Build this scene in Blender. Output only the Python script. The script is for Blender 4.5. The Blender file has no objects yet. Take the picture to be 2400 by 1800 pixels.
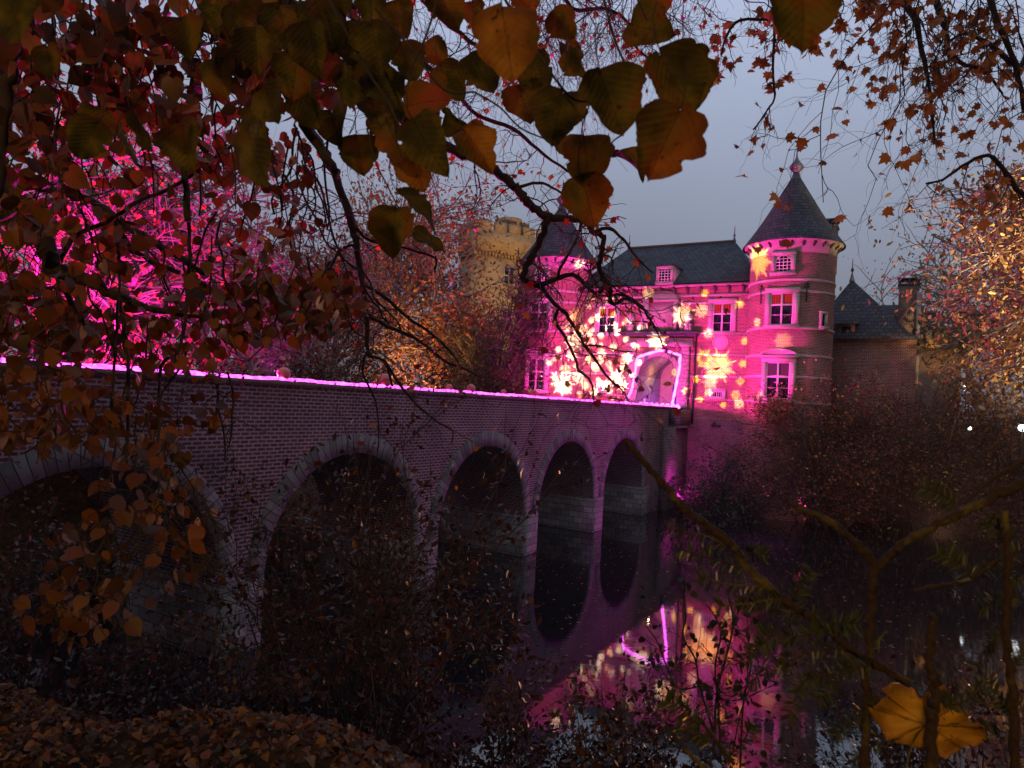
import bpy, math, random
import numpy as np
from mathutils import Vector, Matrix
random.seed(11); RNG = np.random.default_rng(11)
SC = bpy.context.scene; COL = SC.collection
R_ = math.radians
# ---------------------------------------------------------------- camera
FPX = 1619.0; ROLL = R_(3.06); PITCH = R_(1.45)
CAM = np.array([0, 0, 4.71])
FW = np.array([0, math.cos(PITCH), math.sin(PITCH)])
_r0 = np.array([1.0, 0, 0]); _u0 = np.array([0, -math.sin(PITCH), math.cos(PITCH)])
RT = math.cos(ROLL)*_r0 + math.sin(ROLL)*_u0
UP = -math.sin(ROLL)*_r0 + math.cos(ROLL)*_u0
cam = bpy.data.cameras.new('camera'); camo = bpy.data.objects.new('camera', cam); COL.objects.link(camo)
cam.sensor_width = 36; cam.sensor_fit = 'HORIZONTAL'; cam.lens = 36*FPX/2400
cam.clip_start = 0.05; cam.clip_end = 3000
camo.matrix_world = Matrix(((RT[0], UP[0], -FW[0], CAM[0]), (RT[1], UP[1], -FW[1], CAM[1]), (RT[2], UP[2], -FW[2], CAM[2]), (0, 0, 0, 1)))
SC.camera = camo
cam.dof.use_dof = True; cam.dof.focus_distance = 32; cam.dof.aperture_fstop = 8.0
# ---------------------------------------------------------------- exposure
SC.view_settings.view_transform = 'Standard'; SC.view_settings.look = 'None'
SC.view_settings.exposure = 0; SC.view_settings.gamma = 1
SC.cycles.use_denoising = True
SC.cycles.max_bounces = 6; SC.cycles.diffuse_bounces = 2; SC.cycles.glossy_bounces = 3
SC.cycles.transmission_bounces = 2; SC.cycles.transparent_max_bounces = 6
SC.cycles.sample_clamp_indirect = 4
# ---------------------------------------------------------------- node helper
class NT:
    def __init__(s, tree):
        s.t = tree; tree.nodes.clear()
    def n(s, typ, ins=None, **props):
        nd = s.t.nodes.new(typ)
        for k, v in props.items(): setattr(nd, k, v)
        for k, v in (ins or {}).items():
            so = nd.inputs[k]
            if isinstance(v, bpy.types.NodeSocket): s.t.links.new(v, so)
            else: so.default_value = v
        return nd
    def math(s, op, a, b=0.0, c=0.0):
        return s.n('ShaderNodeMath', {0: a, 1: b, 2: c}, operation=op).outputs[0]
    def mix(s, fac, a, b, mode='MIX'):
        nd = s.n('ShaderNodeMix', {0: fac, 6: a, 7: b}, data_type='RGBA', blend_type=mode)
        return nd.outputs[2]
    def ramp(s, fac, stops, interp='LINEAR'):
        nd = s.n('ShaderNodeValToRGB', {0: fac}); cr = nd.color_ramp; cr.interpolation = interp
        while len(cr.elements) < len(stops): cr.elements.new(0.5)
        for e, (p, c) in zip(cr.elements, stops):
            e.position = p; e.color = (c[0], c[1], c[2], 1)
        return nd.outputs[0]
def c4(c): return (c[0], c[1], c[2], 1)
# ---------------------------------------------------------------- world: dusk overcast
SUN_EL, SUN_ROT = R_(2.0), R_(200)
w = bpy.data.worlds.new('World'); SC.world = w; w.use_nodes = True
t = NT(w.node_tree)
sky = t.n('ShaderNodeTexSky', sky_type='NISHITA', sun_disc=False, sun_elevation=SUN_EL, sun_rotation=SUN_ROT, air_density=1.0, dust_density=2.0, ozone_density=3.0)
tc = t.n('ShaderNodeTexCoord'); sx = t.n('ShaderNodeSeparateXYZ', {0: tc.outputs['Generated']})
nz = t.n('ShaderNodeTexNoise', {'Vector': tc.outputs['Generated'], 'Scale': 2.2, 'Detail': 3.0})
zz = t.math('ADD', sx.outputs[2], t.math('MULTIPLY', t.math('SUBTRACT', nz.outputs[0], 0.5), 0.12))
ov = t.ramp(zz, [(0.0, (0.15, 0.148, 0.18)), (0.12, (0.18, 0.185, 0.23)), (0.3, (0.265, 0.295, 0.385)), (0.52, (0.41, 0.475, 0.65)), (1.0, (0.45, 0.52, 0.69))])
skm = t.mix(1.0, sky.outputs[0], (0.12, 0.12, 0.12, 1), 'MULTIPLY')
skc = t.mix(0.9, skm, ov)
bg = t.n('ShaderNodeBackground', {'Color': skc, 'Strength': 1.2})
t.n('ShaderNodeOutputWorld', {'Surface': bg.outputs[0]})
# last glow of the set sun behind the camera: very weak and soft
sd = bpy.data.lights.new('sun', 'SUN'); sd.energy = 0.02; sd.angle = R_(30); sd.color = (1, .9, .8)
so = bpy.data.objects.new('sun', sd); COL.objects.link(so); so.rotation_euler = (R_(88), 0, R_(-20))

# ---------------------------------------------------------------- frames
AZ = R_(30.2)
U2 = np.array([math.sin(AZ), math.cos(AZ), 0]); X2 = np.array([math.cos(AZ), -math.sin(AZ), 0])
G = np.array([-5.15, 13.83, 0]) + 30*U2
def ray(x, y): return FW + (x-1200)/FPX*RT - (y-900)/FPX*UP
def px(x, y, d): return CAM + d*ray(x, y)
def cf(x, y, z): return G + x*X2 + y*U2 + np.array([0, 0, z])
def loc(p): q = np.asarray(p)-G; return np.array([q @ X2, q @ U2, q[2]])
def fhit(x, y, c=0.0):
    r = ray(x, y); k = ((G-CAM) @ U2 + c)/(r @ U2); p = CAM+k*r
    return (p-G) @ X2, p[2]
def cylhit(x, y, xc, yc, r):
    o = loc(CAM); d = loc(G+ray(x, y)); dx, dy = o[0]-xc, o[1]-yc
    a = d[0]**2+d[1]**2; b = 2*(dx*d[0]+dy*d[1]); cc = dx*dx+dy*dy-r*r
    k = (-b-math.sqrt(max(0, b*b-4*a*cc)))/(2*a); p = o+k*d
    return math.atan2(p[1]-yc, p[0]-xc), p[2]

# ---------------------------------------------------------------- mesh builder
class MB:
    def __init__(s): s.V = []; s.F = []; s.UV = []; s.n = 0; s.hasuv = False; s.T = []
    def add(s, v, f, uv=None, tint=None):
        v = np.asarray(v, dtype=float).reshape(-1, 3)
        s.V.append(v); o = s.n
        s.F.extend([tuple(i+o for i in q) for q in f])
        if uv is not None: s.hasuv = True; s.UV.append(np.asarray(uv, dtype=float).reshape(-1, 2))
        else: s.UV.append(np.zeros((len(v), 2)))
        s.T.append(np.full(len(v), 0.5 if tint is None else tint))
        s.n += len(v)
    def box(s, c, d, M=None):
        x, y, z = (k/2 for k in d)
        v = np.array([(-x,-y,-z),(x,-y,-z),(x,y,-z),(-x,y,-z),(-x,-y,z),(x,-y,z),(x,y,z),(-x,y,z)])
        if M is not None: v = v @ np.asarray(M).T
        v = v + np.asarray(c)
        s.add(v, [(0,3,2,1),(4,5,6,7),(0,1,5,4),(1,2,6,5),(2,3,7,6),(3,0,4,7)])
    def prism(s, poly, a, b):
        """poly (u,w) in the xz plane, extruded along y from a to b"""
        n = len(poly)
        v = [(p[0], a, p[1]) for p in poly]+[(p[0], b, p[1]) for p in poly]
        f = [tuple(range(n)), tuple(range(2*n-1, n-1, -1))]+[(i, i+n, (i+1) % n+n, (i+1) % n) for i in range(n)]
        s.add(v, f)
    def lathe(s, prof, c=(0, 0), seg=40, cap=True):
        m = len(prof); a = np.linspace(0, 2*math.pi, seg+1)
        v = []; uv = []; L = 0
        for j, (r, z) in enumerate(prof):
            if j: L += math.hypot(r-prof[j-1][0], z-prof[j-1][1])
            rr = max(r, 1e-4); rm = max(p[0] for p in prof)
            for k in a:
                v.append((c[0]+rr*math.cos(k), c[1]+rr*math.sin(k), z)); uv.append((k*rm, L))
        f = [(j*(seg+1)+i, j*(seg+1)+i+1, (j+1)*(seg+1)+i+1, (j+1)*(seg+1)+i) for j in range(m-1) for i in range(seg)]
        s.add(v, f, uv)
    def tube(s, P, Rr, sides=5, cap=True):
        P = np.asarray(P, float); n = len(P)
        Rr = np.full(n, Rr) if np.isscalar(Rr) else np.asarray(Rr)
        T = np.empty_like(P); T[1:-1] = P[2:]-P[:-2]; T[0] = P[1]-P[0]; T[-1] = P[-1]-P[-2]
        T /= np.linalg.norm(T, axis=1)[:, None]+1e-9
        m = T.mean(0); ref = np.eye(3)[int(np.argmin(np.abs(m)))]
        A = np.cross(T, ref); A /= np.linalg.norm(A, axis=1)[:, None]+1e-9
        B = np.cross(T, A); th = np.arange(sides)*2*math.pi/sides
        v = P[:, None, :]+Rr[:, None, None]*(np.cos(th)[None, :, None]*A[:, None, :]+np.sin(th)[None, :, None]*B[:, None, :])
        f = []
        for i in range(n-1):
            for k in range(sides):
                k2 = (k+1) % sides
                f.append((i*sides+k, i*sides+k2, (i+1)*sides+k2, (i+1)*sides+k))
        if cap: f.append(tuple(range(sides-1, -1, -1))); f.append(tuple(range((n-1)*sides, n*sides)))
        s.add(v.reshape(-1, 3), f)
    def batch(s, tv, tf, pos, tip, nrm, size, tint, uvs=False):
        """many copies of a leaf template: x across, y to the tip, z along the normal"""
        N = len(pos); tv = np.asarray(tv, float); m = len(tv)
        tip = tip/(np.linalg.norm(tip, axis=1)[:, None]+1e-9)
        side = np.cross(tip, nrm); side /= np.linalg.norm(side, axis=1)[:, None]+1e-9
        nn = np.cross(side, tip)
        v = pos[:, None, :]+size[:, None, None]*(tv[None, :, 0, None]*side[:, None, :]+tv[None, :, 1, None]*tip[:, None, :]+tv[None, :, 2, None]*nn[:, None, :])
        f = np.asarray(tf); o = s.n
        ff = (f[None]+(np.arange(N)*m)[:, None, None]+o).reshape(-1, f.shape[1])
        s.V.append(v.reshape(-1, 3)); s.F.extend(map(tuple, ff.tolist()))
        s.UV.append(np.tile(tv[:, :2], (N, 1))); s.hasuv = s.hasuv or uvs
        s.T.append(np.repeat(tint, m)); s.n += N*m
    def build(s, name, mat, parent=None, smooth=False, autouv=False, tint=False):
        me = bpy.data.meshes.new(name)
        V = np.concatenate(s.V) if s.V else np.zeros((0, 3))
        me.vertices.add(len(V)); me.vertices.foreach_set('co', V.astype(np.float32).ravel())
        ln = np.array([len(f) for f in s.F], dtype=np.int32)
        li = np.fromiter((i for f in s.F for i in f), dtype=np.int32, count=int(ln.sum()))
        me.loops.add(len(li)); me.loops.foreach_set('vertex_index', li)
        me.polygons.add(len(ln)); st = np.concatenate([[0], np.cumsum(ln)[:-1]]).astype(np.int32)
        me.polygons.foreach_set('loop_start', st); me.polygons.foreach_set('loop_total', ln)
        if smooth: me.polygons.foreach_set('use_smooth', np.ones(len(ln), dtype=bool))
        me.update(calc_edges=True)
        if s.hasuv or autouv:
            ul = me.uv_layers.new(name='UVMap'); UV = np.concatenate(s.UV)[li]
            if autouv:
                nm = np.empty(len(ln)*3, dtype=np.float32); me.polygons.foreach_get('normal', nm); nm = np.abs(nm.reshape(-1, 3))
                pn = np.repeat(np.arange(len(ln)), ln); q = V[li]; a = nm[pn]
                xz = np.stack([q[:, 0], q[:, 2]], 1); yz = np.stack([q[:, 1], q[:, 2]], 1); xy = np.stack([q[:, 0], q[:, 1]], 1)
                UV2 = np.where((a[:, 2] > 0.8)[:, None], xy, np.where((a[:, 0] > a[:, 1])[:, None], yz, xz))
                UV = np.where((np.abs(UV).sum(1) > 0)[:, None], UV, UV2) if s.hasuv else UV2
            ul.data.foreach_set('uv', UV.astype(np.float32).ravel())
        if tint:
            at = me.attributes.new('tint', 'FLOAT', 'POINT'); at.data.foreach_set('value', np.concatenate(s.T).astype(np.float32))
        me.materials.append(mat)
        o = bpy.data.objects.new(name, me); COL.objects.link(o)
        if parent is not None: o.parent = parent
        return o
def tag(o, label, cat, group=None, kind=None):
    o['label'] = label; o['category'] = cat
    if group: o['group'] = group
    if kind: o['kind'] = kind
    return o
def thing(name, label, cat, at=(0, 0, 0), rz=0, group=None):
    o = bpy.data.objects.new(name, None); COL.objects.link(o); o.empty_display_size = .2
    o.location = at; o.rotation_euler = (0, 0, rz); return tag(o, label, cat, group)

# ---------------------------------------------------------------- materials
def newmat(name):
    m = bpy.data.materials.new(name); m.use_nodes = True; return m, NT(m.node_tree)
def out(t, sh): t.n('ShaderNodeOutputMaterial', {'Surface': sh})
def bsdf(t, col, rough=.7, spec=.3, bump=None, **kw):
    d = {'Base Color': col, 'Roughness': rough, 'Specular IOR Level': spec}
    if bump is not None: d['Normal'] = bump
    d.update(kw); return t.n('ShaderNodeBsdfPrincipled', d).outputs[0]
def m_brick(name, c1, c2, mo, bw=.2, rh=.077, ms=.013, grime=.5, bump=.5, gr=(.5, .45, .45)):
    m, t = newmat(name); uv = t.n('ShaderNodeUVMap'); v = uv.outputs[0]
    nw = t.n('ShaderNodeTexNoise', {'Vector': v, 'Scale': 3.0, 'Detail': 2.0})
    v2 = t.n('ShaderNodeVectorMath', {0: v, 1: t.n('ShaderNodeVectorMath', {0: nw.outputs[1], 'Scale': .02}, operation='SCALE').outputs[0]}, operation='ADD').outputs[0]
    b = t.n('ShaderNodeTexBrick', {'Vector': v2, 'Color1': c4(c1), 'Color2': c4(c2), 'Mortar': c4(mo), 'Scale': 1.0, 'Mortar Size': ms, 'Mortar Smooth': .2, 'Bias': 0.0, 'Brick Width': bw, 'Row Height': rh})
    n1 = t.n('ShaderNodeTexNoise', {'Vector': v, 'Scale': .7, 'Detail': 6.0, 'Roughness': .65})
    n2 = t.n('ShaderNodeTexNoise', {'Vector': v, 'Scale': 14.0, 'Detail': 3.0})
    g = t.n('ShaderNodeMapRange', {0: n1.outputs[0], 1: .35, 2: .7, 3: 0, 4: grime}).outputs[0]
    col = t.mix(g, b.outputs[0], t.mix(1, b.outputs[0], c4(gr), 'MULTIPLY'))
    col = t.mix(t.math('MULTIPLY', n2.outputs[0], .5), col, t.mix(1, col, (.55, .5, .5, 1), 'MULTIPLY'))
    h = t.math('ADD', t.math('MULTIPLY', b.outputs[1], -1.0), t.math('MULTIPLY', n2.outputs[0], .6))
    bp = t.n('ShaderNodeBump', {'Strength': bump, 'Distance': .012, 'Height': h}).outputs[0]
    out(t, bsdf(t, col, .88, .15, bp)); return m
def m_plain(name, c, rough=.7, spec=.3, var=.35, scale=6, metal=0.0, bumpd=.01):
    m, t = newmat(name); tc = t.n('ShaderNodeTexCoord')
    n = t.n('ShaderNodeTexNoise', {'Vector': tc.outputs['Object'], 'Scale': scale, 'Detail': 5.0, 'Roughness': .6})
    col = t.mix(n.outputs[0], c4([k*(1-var) for k in c]), c4([min(1, k*(1+var)) for k in c]))
    bp = t.n('ShaderNodeBump', {'Strength': .4, 'Distance': bumpd, 'Height': n.outputs[0]}).outputs[0]
    out(t, bsdf(t, col, rough, spec, bp, Metallic=metal)); return m
def m_emit(name, c, s):
    m, t = newmat(name); e = t.n('ShaderNodeEmission', {'Color': c4(c), 'Strength': s}); out(t, e.outputs[0]); return m
def m_leaf(name, stops, rough=.5, spec=.35, trans=.3, hero=False, patch=.35):
    m, t = newmat(name); a = t.n('ShaderNodeAttribute', attribute_name='tint').outputs['Fac']
    tc = t.n('ShaderNodeTexCoord')
    n = t.n('ShaderNodeTexNoise', {'Vector': tc.outputs['Object'], 'Scale': 15.0 if hero else 5.0, 'Detail': 4.0, 'Roughness': .6})
    f = t.math('ADD', a, t.math('MULTIPLY', t.math('SUBTRACT', n.outputs[0], .5), patch))
    col = t.ramp(f, stops)
    kw = {}
    if hero:
        uv = t.n('ShaderNodeSeparateXYZ', {0: t.n('ShaderNodeUVMap').outputs[0]})
        au = t.math('ABSOLUTE', uv.outputs[0])
        ph = t.math('SUBTRACT', t.math('MULTIPLY', uv.outputs[1], 8.0), t.math('MULTIPLY', au, 7.0))
        fr = t.math('ABSOLUTE', t.math('SUBTRACT', t.math('FRACT', ph), .5))
        vein = t.n('ShaderNodeMapRange', {0: fr, 1: .455, 2: .5, 3: 0, 4: 1}).outputs[0]
        mid = t.n('ShaderNodeMapRange', {0: au, 1: 0.0, 2: .025, 3: 1, 4: 0}).outputs[0]
        vv = t.math('MAXIMUM', vein, mid)
        n3 = t.n('ShaderNodeTexNoise', {'Vector': tc.outputs['Object'], 'Scale': 70.0, 'Detail': 3.0})
        sp = t.n('ShaderNodeMapRange', {0: n3.outputs[0], 1: .66, 2: .72, 3: 0, 4: .75}).outputs[0]
        col = t.mix(t.math('MULTIPLY', vv, .65), col, t.mix(1, col, (.42, .36, .3, 1), 'MULTIPLY'))
        ed = t.n('ShaderNodeMapRange', {0: t.n('ShaderNodeVectorMath', {0: uv.inputs[0].links[0].from_socket, 1: (0, .5, 0)}, operation='DISTANCE').outputs['Value'], 1: .34, 2: .62, 3: 0, 4: .7}).outputs[0]
        col = t.mix(t.math('MULTIPLY', ed, n.outputs[0]), col, (.05, .018, .006, 1))
        col = t.mix(sp, col, (.02, .008, .004, 1))
        bh = t.math('ADD', t.math('MULTIPLY', fr, -.8), n3.outputs[0])
        kw['bump'] = t.n('ShaderNodeBump', {'Strength': .8, 'Distance': .003, 'Height': bh}).outputs[0]
    p = bsdf(t, col, rough, spec, **kw)
    tr = t.n('ShaderNodeBsdfTranslucent', {'Color': t.mix(1, col, (1.0, .75, .4, 1), 'MULTIPLY')}).outputs[0]
    mx = t.n('ShaderNodeMixShader', {0: trans, 1: p, 2: tr}); out(t, mx.outputs[0]); return m

M = {}
M['brick'] = m_brick('castle_brick', (.30, .085, .06), (.12, .035, .032), (.40, .32, .28), ms=.013, grime=.7)
M['brick_bridge'] = m_brick('bridge_brick', (.17, .06, .06), (.10, .035, .042), (.30, .25, .26), bw=.21, rh=.08, ms=.017, grime=.75, gr=(.35, .3, .33))
M['brick_low'] = m_brick('plinth_brick', (.26, .16, .14), (.20, .12, .11), (.30, .25, .24), bw=.3, rh=.12, ms=.01, grime=.8)
M['brick_brown'] = m_brick('wing_brick', (.24, .15, .10), (.19, .11, .08), (.28, .24, .2), grime=.6)
M['stone'] = m_brick('white_sandstone', (.46, .42, .37), (.42, .38, .34), (.30, .27, .24), bw=.55, rh=.3, ms=.008, grime=.55, bump=.2)
M['stone_ring'] = m_brick('grey_bridge_stone', (.22, .20, .19), (.12, .11, .105), (.045, .04, .04), bw=.17, rh=.6, ms=.010, grime=.7, bump=.5)
M['stone_pier'] = m_brick('grey_pier_stone', (.26, .24, .22), (.15, .14, .13), (.055, .05, .045), bw=.42, rh=.24, ms=.012, grime=.85, bump=.5)
M['keep'] = m_brick('ochre_rubble', (.46, .33, .17), (.38, .27, .14), (.40, .31, .2), bw=.5, rh=.26, ms=.03, grime=.5)
M['slate'] = m_brick('slate', (.09, .095, .115), (.052, .056, .068), (.025, .025, .03), bw=.3, rh=.22, ms=.02, grime=.5)
M['lead'] = m_plain('lead', (.075, .075, .085), .5, .4)
M['dark_metal'] = m_plain('dark_iron', (.025, .022, .022), .55, .4)
M['white_wood'] = m_plain('painted_window_wood', (.5, .47, .45), .5, .3, .1)
M['bracket'] = m_plain('dark_oak_bracket', (.06, .045, .04), .8, .2)
m, t = newmat('window_glass'); out(t, bsdf(t, (.006, .006, .009, 1), .08, .5)); M['glass'] = m
m, t = newmat('orange_curtain'); tcn = t.n('ShaderNodeTexCoord')
wv = t.n('ShaderNodeTexWave', {'Vector': tcn.outputs['Object'], 'Scale': 2.5, 'Distortion': 1.5}, bands_direction='X')
out(t, bsdf(t, t.mix(wv.outputs[0], (.10, .025, .008, 1), (.22, .07, .018, 1)), .8, .1)); M['curtain'] = m
M['curtain_dim'] = m_plain('dim_grey_curtain', (.05, .04, .045), .8, .1)
M['plaster'] = m_plain('passage_plaster', (.30, .25, .14), .85, .1, .25, 2)
M['door'] = m_plain('blue_door', (.07, .06, .36), .5, .3, .2)
M['paper'] = m_plain('paper_notice', (.8, .8, .78), .6, .2, .03)
M['asphalt'] = m_plain('cobbled_deck', (.12, .11, .10), .85, .2)
m, t = newmat('magenta_led'); a_ = t.n('ShaderNodeAttribute', attribute_name='tint').outputs['Fac']
out(t, t.n('ShaderNodeEmission', {'Color': (1.0, .09, .92, 1), 'Strength': t.math('MULTIPLY_ADD', a_, 5.0, 2.2)}).outputs[0]); M['led'] = m
M['led_arch'] = m_emit('magenta_led_arch', (1.0, .12, .95), 6.0)
M['bauble'] = m_plain('satin_red_bauble', (.55, .10, .09), .35, .5, .25, 12)
M['bark'] = m_plain('dark_bark', (.045, .034, .028), .85, .2, .5, 25, bumpd=.006)
M['bark_pale'] = m_plain('grey_bark', (.20, .16, .14), .85, .15, .4, 12, bumpd=.01)
m, t = newmat('mossy_twig_bark'); tcn = t.n('ShaderNodeTexCoord')
n1 = t.n('ShaderNodeTexNoise', {'Vector': tcn.outputs['Object'], 'Scale': 9.0, 'Detail': 3.0}); n2 = t.n('ShaderNodeTexNoise', {'Vector': tcn.outputs['Object'], 'Scale': 120.0, 'Detail': 4.0})
gc = t.mix(n2.outputs[0], (.012, .007, .005, 1), (.065, .036, .018, 1)); mo = t.n('ShaderNodeMapRange', {0: t.math('ADD', n1.outputs[0], t.math('MULTIPLY', n2.outputs[0], .15)), 1: .6, 2: .72, 3: 0, 4: 1}).outputs[0]
gc = t.mix(t.math('MULTIPLY', mo, .8), gc, (.13, .11, .02, 1))
out(t, bsdf(t, gc, .8, .25, t.n('ShaderNodeBump', {'Strength': 1.0, 'Distance': .004, 'Height': n2.outputs[0]}).outputs[0])); M['bark_near'] = m
L_LIN = [(0, (.03, .024, .007)), (.25, (.09, .036, .014)), (.5, (.16, .052, .02)), (.75, (.21, .10, .022)), (1, (.32, .10, .04))]
M['leaf_lin'] = m_leaf('autumn_linden_leaf', L_LIN)
M['leaf_hero'] = m_leaf('large_linden_leaf', [(0, (.022, .020, .006)), (.22, (.05, .050, .010)), (.38, (.12, .10, .014)), (.5, (.15, .065, .014)), (.65, (.25, .11, .018)), (.82, (.34, .18, .03)), (1, (.52, .15, .07))], hero=True, trans=.42, spec=.12, patch=.95, rough=.6)
M['leaf_red'] = m_leaf('red_plane_leaf', [(0, (.16, .02, .02)), (.35, (.34, .05, .03)), (.7, (.46, .16, .05)), (1, (.5, .28, .06))], trans=.35)
M['leaf_orange'] = m_leaf('orange_autumn_leaf', [(0, (.13, .045, .02)), (.4, (.30, .10, .035)), (.8, (.38, .16, .05)), (1, (.36, .22, .07))], trans=.35)
M['leaf_tan'] = m_leaf('tan_autumn_leaf', [(0, (.14, .10, .03)), (.4, (.30, .17, .06)), (.75, (.44, .27, .10)), (1, (.5, .36, .18))], trans=.35)
M['leaf_dark'] = m_leaf('dark_green_leaf', [(0, (.010, .016, .008)), (.6, (.03, .04, .014)), (1, (.08, .07, .02))], trans=.15)
M['leaf_shrub'] = m_leaf('reddish_shrub_leaf', [(0, (.05, .016, .012)), (.4, (.13, .03, .022)), (.72, (.18, .06, .025)), (.85, (.26, .22, .04)), (1, (.40, .38, .07))], trans=.3)
M['leaf_bramble'] = m_leaf('bramble_leaf', [(0, (.02, .010, .008)), (.6, (.065, .02, .014)), (.9, (.10, .036, .015)), (1, (.17, .13, .03))], spec=.3, rough=.42, trans=.2)
m, t = newmat('yellow_maple_leaf'); a_ = t.n('ShaderNodeAttribute', attribute_name='tint').outputs['Fac']; uvs = t.n('ShaderNodeSeparateXYZ', {0: t.n('ShaderNodeUVMap').outputs[0]}); tcn = t.n('ShaderNodeTexCoord')
an_ = t.math('ARCTAN2', uvs.outputs[1], uvs.outputs[0]); rd_ = t.n('ShaderNodeVectorMath', {0: t.n('ShaderNodeUVMap').outputs[0]}, operation='LENGTH').outputs['Value']
fr_ = t.math('ABSOLUTE', t.math('SUBTRACT', t.math('FRACT', t.math('MULTIPLY', an_, .9)), .5)); ve_ = t.n('ShaderNodeMapRange', {0: t.math('MULTIPLY', fr_, rd_), 1: 0.0, 2: .022, 3: 1, 4: 0}).outputs[0]
n1 = t.n('ShaderNodeTexNoise', {'Vector': tcn.outputs['Object'], 'Scale': 28.0, 'Detail': 5.0, 'Roughness': .65}); n2 = t.n('ShaderNodeTexNoise', {'Vector': tcn.outputs['Object'], 'Scale': 95.0, 'Detail': 2.0})
cl = t.ramp(t.math('ADD', a_, t.math('MULTIPLY', t.math('SUBTRACT', n1.outputs[0], .5), .9)), [(0, (.16, .07, .015)), (.3, (.42, .20, .02)), (.6, (.60, .33, .03)), (1, (.66, .42, .06))])
cl = t.mix(t.math('MULTIPLY', ve_, .6), cl, (.30, .14, .02, 1)); cl = t.mix(t.n('ShaderNodeMapRange', {0: n2.outputs[0], 1: .66, 2: .73, 3: 0, 4: .85}).outputs[0], cl, (.05, .02, .006, 1))
bp_ = t.n('ShaderNodeBump', {'Strength': .8, 'Distance': .004, 'Height': t.math('ADD', n1.outputs[0], t.math('MULTIPLY', ve_, -.7))}).outputs[0]
out(t, t.n('ShaderNodeMixShader', {0: .3, 1: bsdf(t, cl, .45, .3, bp_), 2: t.n('ShaderNodeBsdfTranslucent', {'Color': cl}).outputs[0]}).outputs[0]); M['leaf_yellow'] = m
M['needle'] = m_leaf('yew_needle', [(0, (.012, .018, .008)), (1, (.06, .07, .018))], spec=.5, rough=.35, trans=.1)
# ---------------------------------------------------------------- lamps
def spot(name, at, to, col, power, angle, blend=.4, rad=.08):
    l = bpy.data.lights.new(name, 'SPOT'); l.energy = power; l.color = col; l.spot_size = R_(angle); l.spot_blend = blend; l.shadow_soft_size = rad
    o = bpy.data.objects.new(name, l); COL.objects.link(o); o.location = at
    d = Vector(to)-Vector(at); o.rotation_euler = d.to_track_quat('-Z', 'Y').to_euler(); return o
def point(name, at, col, power, rad=.08):
    l = bpy.data.lights.new(name, 'POINT'); l.energy = power; l.color = col; l.shadow_soft_size = rad
    o = bpy.data.objects.new(name, l); COL.objects.link(o); o.location = at; return o
MAG = (1.0, .02, .50); MAGV = (1.0, .02, .8); WARM = (1.0, .55, .2)
spot('flood_facade', cf(-1.65, -9.5, 5.05), cf(-1.4, 0, 9.3), MAG, 11500, 128, .5, .1)
spot('flood_tower', cf(-.25, -9.0, 5.05), cf(5.0, -1.5, 9.6), MAG, 6500, 72, .7, .1)
spot('flood_tower', cf(-3.1, -9.0, 5.05), cf(-8.3, -1.5, 9.6), MAG, 6000, 72, .7, .1)
spot('flood_plinth', cf(1.3, -5.0, .3), cf(2.3, 0, 3.0), MAGV, 900, 100, .6, .15)
spot('flood_keep', (6, 66, 16), (.5, 84, 22), (1.0, .54, .16), 11000, 100, .5, .3)
spot('flood_orange_tree', (-4.5, 38, 3.6), (-8.0, 48, 13.5), (1.0, .38, .10), 20000, 95, .7, .2)
spot('flood_tree_one', (-9.5, 15.5, 4.3), (-12.0, 23, 10.5), MAG, 17000, 78, .6, .2)
spot('flood_tree_two', (-12.2, 12.0, 4.3), (-16, 20, 9.5), MAG, 15000, 78, .6, .2)
spot('flood_canopy', (-5.2, 14.9, 5.1), (-2.2, 4.5, 11.5), MAG, 14000, 70, .6, .2)
spot('fill_bridge_wash', cf(8.5, -7, 1.0), cf(0, -15, 2.6), (.85, .02, .8), 2400, 100, .7, .4)  # added violet fill that tints the bridge face
spot('fill_shrub', (12.5, 25, .9), (16.5, 35, 4.5), (1.0, .34, .2), 450, 80, .7, .2)  # added warm fill to brighten the red shrubs
spot('fill_upper_right', (12.5, 20, 1.5), (7.2, 7.5, 9.0), (1.0, .45, .26), 5500, 80, .7, .2)  # added fill to brighten the hanging leaves at upper right
spot('flood_right_trees', (27, 21, 3.5), (28, 34, 16), (1.0, .70, .34), 85000, 78, .7, .2)
spot('flood_gable', (36.0, 50, 5.5), (33.5, 56, 9.2), (1.0, .5, .12), 6000, 60, .6, .2)
spot('path_lamp', (-3.2, -5.5, 6.2), (1.0, 4.0, 4.6), (1.0, .56, .2), 720, 120, .6, .15)
spot('path_lamp_low', (2.6, -2.6, 5.4), (.9, 1.0, 4.1), (1.0, .62, .2), 42, 60, .7, .1)
point('passage_lamp', cf(-2.2, 2.0, 6.9), (1.0, .74, .36), 45, .1)
point('passage_violet', cf(-.9, 2.2, 4.6), (.22, .05, 1.0), 420, .1)
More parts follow.
